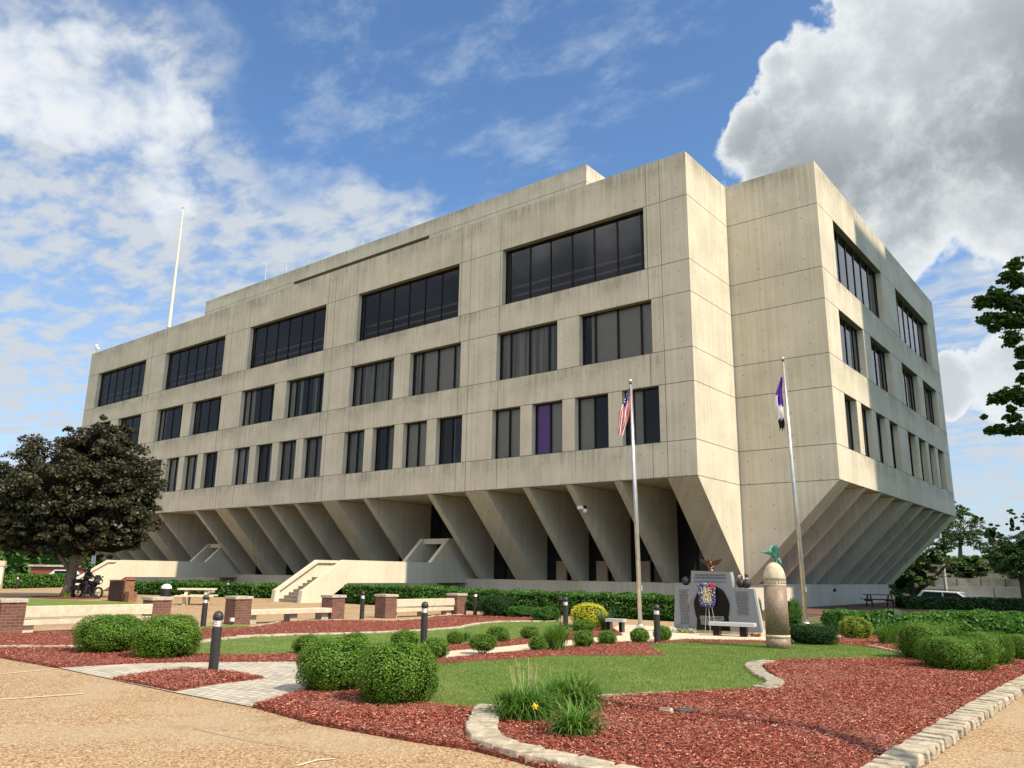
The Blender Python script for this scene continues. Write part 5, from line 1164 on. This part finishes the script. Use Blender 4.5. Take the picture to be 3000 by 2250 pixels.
def picnic(name, label, p, rz, m, kind):
    T = thing(name, label, 'picnic table', (p[0], p[1], 0), rz)
    if kind == 'wood':
        for k in range(5): MB().box(-.9, .9, -.36+k*.145, -.23+k*.145, .71, .75).build('tabletop_board', m, T)
        for s_ in (-1, 1):
            MB().box(-.9, .9, s_*.72-.13, s_*.72+.13, .42, .46).build('seat', m, T)
        for x in (-.62, .62):
            for s_ in (-1, 1): MB().add([(x-.03, s_*.22, .70), (x+.03, s_*.22, .70), (x+.03, s_*.32, .70), (x-.03, s_*.32, .70), (x-.03, s_*.62, 0), (x+.03, s_*.62, 0), (x+.03, s_*.72, 0), (x-.03, s_*.72, 0)], [(0, 1, 2, 3), (4, 7, 6, 5), (0, 4, 5, 1), (1, 5, 6, 2), (2, 6, 7, 3), (3, 7, 4, 0)]).build('leg', m, T)
            MB().box(x-.075, x-.032, -.80, .80, .33, .42).build('cross_brace', m, T)
    else:
        MB().box(-.85, .85, -.40, .40, .68, .76).build('tabletop', m, T, bevel=.01)
        for s_ in (-1, 1):
            MB().box(-.85, .85, s_*.85-.15, s_*.85+.15, .38, .45).build('seat', m, T, bevel=.01)
        for x in (-.45, .45):
            MB().prism([(-.75, 0), (.75, 0), (.24, .679), (-.24, .679)], 'X', x-.07, x+.07).build('leg', m, T)
            for s_ in (-1, 1): MB().prism([(s_*.66, .1), (s_*.95, .379), (s_*.7, .379), (s_*.45, .25)], 'X', x-.068, x+.068).build('seat_bracket', m, T)
picnic('picnic_table', 'dark stained wooden picnic table under the right overhang of the building', (2.6, 19.5), .55, 'wood_dark', 'wood')
picnic('picnic_table', 'pale concrete picnic table in front of the left hedge', G1(1270, 490), .9, 'slab', 'concrete')

# ------------------------------------------------------------------ left plaza things
p = G1(1070, 462); TB = thing('rubbish_bin', 'round black rubbish bin with a white domed lid behind the second brick pillar', 'bin', (p[0], p[1], 0))
MB().lathe([(.26, 0), (.27, .25), (.27, .60)], seg=20).build('drum', 'blackplastic', TB, smooth=False)
MB().lathe([(.28, .60), (.28, .66), (.24, .76), (.15, .83), (.04, .86)], seg=20).build('lid', 'white_paint', TB, smooth=True)
p = G1(790, 468)
PB = thing('wooden_bin_enclosure', 'brown wooden slatted litter enclosure between the maple and the far stairway', 'enclosure', (p[0], p[1], 0), 0)
for k in range(9): MB().box(-.95+k*.17, -.95+k*.17+.15, -.29, -.25, .05, 1.0).build('slat', 'wood_dark', PB)
MB().box(-.94, .57, -.249, .25, .0, 1.0).build('box', 'wood_dark', PB); MB().box(.571, .62, -.25, .25, .40, 1.18).build('side_panel', 'wood_brown', PB); MB().box(.63, 1.05, -.2, .22, 0, .5).build('low_box', 'wood_brown', PB)
MB().box(-1.0, .62, -.31, .28, 1.01, 1.06).build('lid', 'wood_brown', PB)
p = G1(0, 400)
SG = thing('stone_pylon', 'cream stone pylon sign cut by the left edge of the photo', 'sign', (p[0]-.55, p[1], 0), -.4)
MB().box(-1.0, .62, -.2, .2, .42, 1.70).build('panel', 'offwhite', SG); MB().box(-1.06, .68, -.26, .26, 1.71, 2.05).build('cap', 'slab', SG); MB().prism([(-1.0, 0), (.45, 0), (.62, .40), (-1.0, .40)], 'Y', -.22, .22).build('base', 'slab', SG)
fw = thing('red_brick_building', 'low red brick building far away at the left beyond the maple trunk', 'building', (-112, 26, 0), .55); MB().box(-14, 11, 0, 8, 0, 1.8).build('wall', 'brick_far', fw); MB().box(-14.3, 11.3, -.3, 8.3, 1.81, 2.1).build('roof', 'weathered', fw)
fw = thing('grey_building', 'flat grey building far away beyond the maple trunk', 'building', (-108, 48, 0), .6); MB().box(-9, 12, 0, 9, 0, 4.6).build('wall', 'weathered', fw); MB().box(-9.4, 12.4, -.4, 9.4, 4.61, 5.1).build('roof', 'steel_dark', fw)
for k in range(3): MB().box(-6+k*5, -3+k*5, -.03, -.005, 1, 2.6).build('window', 'carglass', fw)
for x, y, h, l in ((-100, 17, 3.0, 'young green street tree far left, first beyond the hedge'), (-96, 22, 3.6, 'young green street tree far left in front of the grey building'), (-88, 33, 5.2, 'green street tree seen right of the maple trunk')):
    tree('street_tree', l, (x, y), [([(0, 0, 0), (0, 0, h*.5)], [.08, .05])], [((0, 0, h*.6), (h*.3, h*.3, h*.42))], 1500, .3, 'leaf_tree', 'leaf_core', 'bark_dark', cl=30, clr=.4, corek=.5)
p = G(100, 1275); SPO = thing('street_sign', 'grey sign plate on a post at the far left beyond the hedge', 'sign', (-80, 8.5, 0)); MB().tube([(0, 0, 0), (0, 0, 3.2)], .06, 6).build('post', 'steel_dark', SPO); MB().box(-.5, .5, -.04, .0, 2.1, 3.3).build('plate', 'road_sign', SPO)
hedge('distant_trees', [(-150, -40), (-150, 60), (-175, 60), (-175, -40)], 9.0, 'leaf_tree', 9000, 1.3, 'dense belt of trees on the horizon at the far left', .5, cat='trees')
far = thing('parked_car', 'white car far away at the left beyond the hedge', 'car', (-90, 10, 0), .5); MB().prism([(-2.1, .3), (2.1, .3), (2.1, .8), (1.2, .9), (.6, 1.4), (-1.2, 1.4), (-1.9, .9), (-2.1, .85)], 'Y', -.85, .85).build('body', 'white_paint', far, bevel=.05)
MB().box(-1.1, .6, -.87, .87, .95, 1.3).build('window', 'carglass', far)
for x in (-1.3, 1.3): MB().tube([(x, -.88, .32), (x, .88, .32)], .32, 14).build('wheel', 'tyre', far)

# rider on a motorcycle
def skinbody(verts, edges, radii, name, mats, parent, loc):
    me = bpy.data.meshes.new(name); me.from_pydata(verts, edges, []); o = bpy.data.objects.new(name, me); COL.objects.link(o); o.parent = parent; o.location = loc
    o.modifiers.new('skin', 'SKIN'); 
    lay = me.skin_vertices[0].data if me.skin_vertices else None
    if lay is None:
        bpy.context.view_layer.objects.active = o; o.select_set(True); bpy.ops.object.mode_set(mode='EDIT'); bpy.ops.object.mode_set(mode='OBJECT'); o.select_set(False); lay = me.skin_vertices[0].data
    for i, r in enumerate(radii): lay[i].radius = (r*1.35, r*1.35)
    lay[0].use_root = True
    s = o.modifiers.new('sub', 'SUBSURF'); s.levels = 1; s.render_levels = 1; me.materials.append(bpy.data.materials[mats]); 
    return o
p = G1(560, 448); mrz = math.atan2(RT0[1], RT0[0])-.25
MC = thing('motorcycle', 'black touring motorcycle parked on the plaza right of the maple trunk', 'motorcycle', (p[0], p[1], 0), mrz)
for x in (-.62, .72):
    w_ = MB(); 
    for k in range(20): a, b_ = 2*PI*k/20, 2*PI*(k+1)/20; w_.tube([(x+.27*math.cos(a), 0, .31+.27*math.sin(a)), (x+.27*math.cos(b_), 0, .31+.27*math.sin(b_))], .055, 6)
    wo = w_.build('wheel', 'tyre', MC); h_ = MB().tube([(x, -.06, .31), (x, .06, .31)], .06, 10)
    for k in range(6): a = PI*k/3; h_.tube([(x, 0, .31), (x+.24*math.cos(a), 0, .31+.24*math.sin(a))], .014, 4)
    h_.build('rim', 'alu', wo)
MB().tube([(-.6, 0, .5), (-.2, 0, .55), (.2, 0, .5), (.5, 0, .72)], [.12, .15, .17, .1], 10).box(-.25, .3, -.16, .16, .22, .5).build('frame', 'blackplastic', MC)
MB().ball((.22, 0, .80), (.26, .16, .14)).build('tank', 'black', MC, smooth=True); MB().ball((-.25, 0, .74), (.33, .17, .09)).build('saddle', 'black', MC, smooth=True)
MB().ball((.62, 0, .92), (.20, .30, .20)).prism([(.50, 1.02), (.72, 1.0), (.56, 1.26)], 'Y', -.18, .18).build('fairing', 'blackplastic', MC, smooth=False)
MB().ball((.80, 0, .88), (.05, .09, .09)).build('headlight', 'road_sign', MC)
for s_ in (-1, 1): MB().box(-.85, -.35, s_*.24-.10, s_*.24+.10, .42, .70).build('pannier', 'blackplastic', MC, bevel=.03); MB().tube([(.50, s_*.1, 1.02), (.42, s_*.34, 1.05)], .016, 6).build('handlebar', 'steel_dark', MC); MB().box(.50, .53, s_*.42-.06, s_*.42+.06, 1.12, 1.2).tube([(.45, s_*.30, 1.04), (.51, s_*.42, 1.14)], .01, 5).build('mirror', 'blackplastic', MC)
MB().box(-.92, -.55, -.2, .2, .80, 1.02).build('top_case', 'blackplastic', MC, bevel=.04)
RD = thing('person', 'person in dark clothes sitting on the black motorcycle, hands on the handlebar', 'person', (p[0], p[1], 0), mrz)
V = [(-.22, 0, .86), (-.20, 0, 1.02), (-.15, 0, 1.20), (-.10, 0, 1.34), (-.08, 0, 1.42), (-.06, 0, 1.53), (-.05, 0, 1.60)]; R_ = [.13, .12, .13, .11, .052, .085, .06]; Ed = [(0, 1), (1, 2), (2, 3), (3, 4), (4, 5), (5, 6)]
for s_ in (-1, 1):
    b_ = len(V); V += [(-.10, s_*.17, 1.34), (.06, s_*.24, 1.15), (.28, s_*.26, 1.08), (.42, s_*.28, 1.07), (.47, s_*.29, 1.065)]; R_ += [.07, .05, .04, .034, .03]; Ed += [(3, b_), (b_, b_+1), (b_+1, b_+2), (b_+2, b_+3), (b_+3, b_+4)]
    b_ = len(V); V += [(-.20, s_*.10, .84), (.16, s_*.24, .82), (.10, s_*.26, .45), (.02, s_*.26, .16), (.14, s_*.27, .12)]; R_ += [.10, .075, .055, .042, .035]; Ed += [(0, b_), (b_, b_+1), (b_+1, b_+2), (b_+2, b_+3), (b_+3, b_+4)]
skinbody(V, Ed, R_, 'body', 'cloth_black', RD, (0, 0, 0))
hd = MB().ball((-.03, 0, 1.56), (.085, .07, .105)).ball((.055, 0, 1.55), (.016, .014, .02)).build('face', 'skin', RD, smooth=True); MB().ball((-.05, 0, 1.60), (.095, .082, .09)).build('hair', 'hair', RD, smooth=True)
for s_ in (-1, 1):
    hm = MB().ball((.475, s_*.30, 1.06), (.035, .045, .018), seg=8, rings=6)
    for k in range(4): yy = s_*(.265+k*.022); hm.tube([(.49, yy, 1.068), (.52, yy, 1.060-.002*k), (.518, yy, 1.035)], .009, 5)
    hm.tube([(.45, s_*.26, 1.05), (.47, s_*.255, 1.03)], .010, 5); hm.build('hand', 'skin', RD)

# outside the view: unseen tower and lamp post added to cast shadows here
TW = thing('shade_tower', 'plain tall unseen tower added far right to shade the end facade', 'building', (45, 0, 0))
sh = math.tan(math.radians(SUN_AZ))*40
tb = MB().box(0, 14, 12.0+sh, 19.2+sh, 0, 64.0).box(0, 14, 19.201+sh, 33.5+sh, 0, 69.0); tb.build('wall', 'weathered', TW)
wb = MB()
for k in range(18):
    for m_ in range(9): wb.box(-.03, -.004, 12.8+sh+m_*2.1, 14.2+sh+m_*2.1, 2+k*3.4, 4.1+k*3.4)
wb.build('windows', 'carglass', TW)
hb = [(10.6, -25.72), (11.3, -25.84), (12.0, -25.78), (12.8, -25.72), (13.45, -25.72), (13.95, -26.1), (14.5, -26.75), (15.2, -27.7), (15.5, -28.3)]
hz_ = 6.0; kx, ky = hz_/math.tan(el)*math.cos(az), hz_/math.tan(el)*math.sin(az)
LM = thing('shadow_lamp_post', 'unseen curved-arm lamp post added at right to cast a curved shadow', 'lamp', (hb[-1][0]+kx, hb[-1][1]+ky, 0)); b_ = LM.location
MB().tube([(0, 0, 0), (0, 0, hz_)], [.09, .06], 10).build('pole', 'steel_dark', LM)
MB().tube([(x+kx-b_.x, y+ky-b_.y, hz_-.001) for x, y in hb[::-1]], [.09]*4+[.085]*3+[.08, .07], 8).build('arm', 'steel_dark', LM)
for o in BIG+SML+[HB, GLD, GLG, HS, HL]: bpy.data.objects.remove(o)
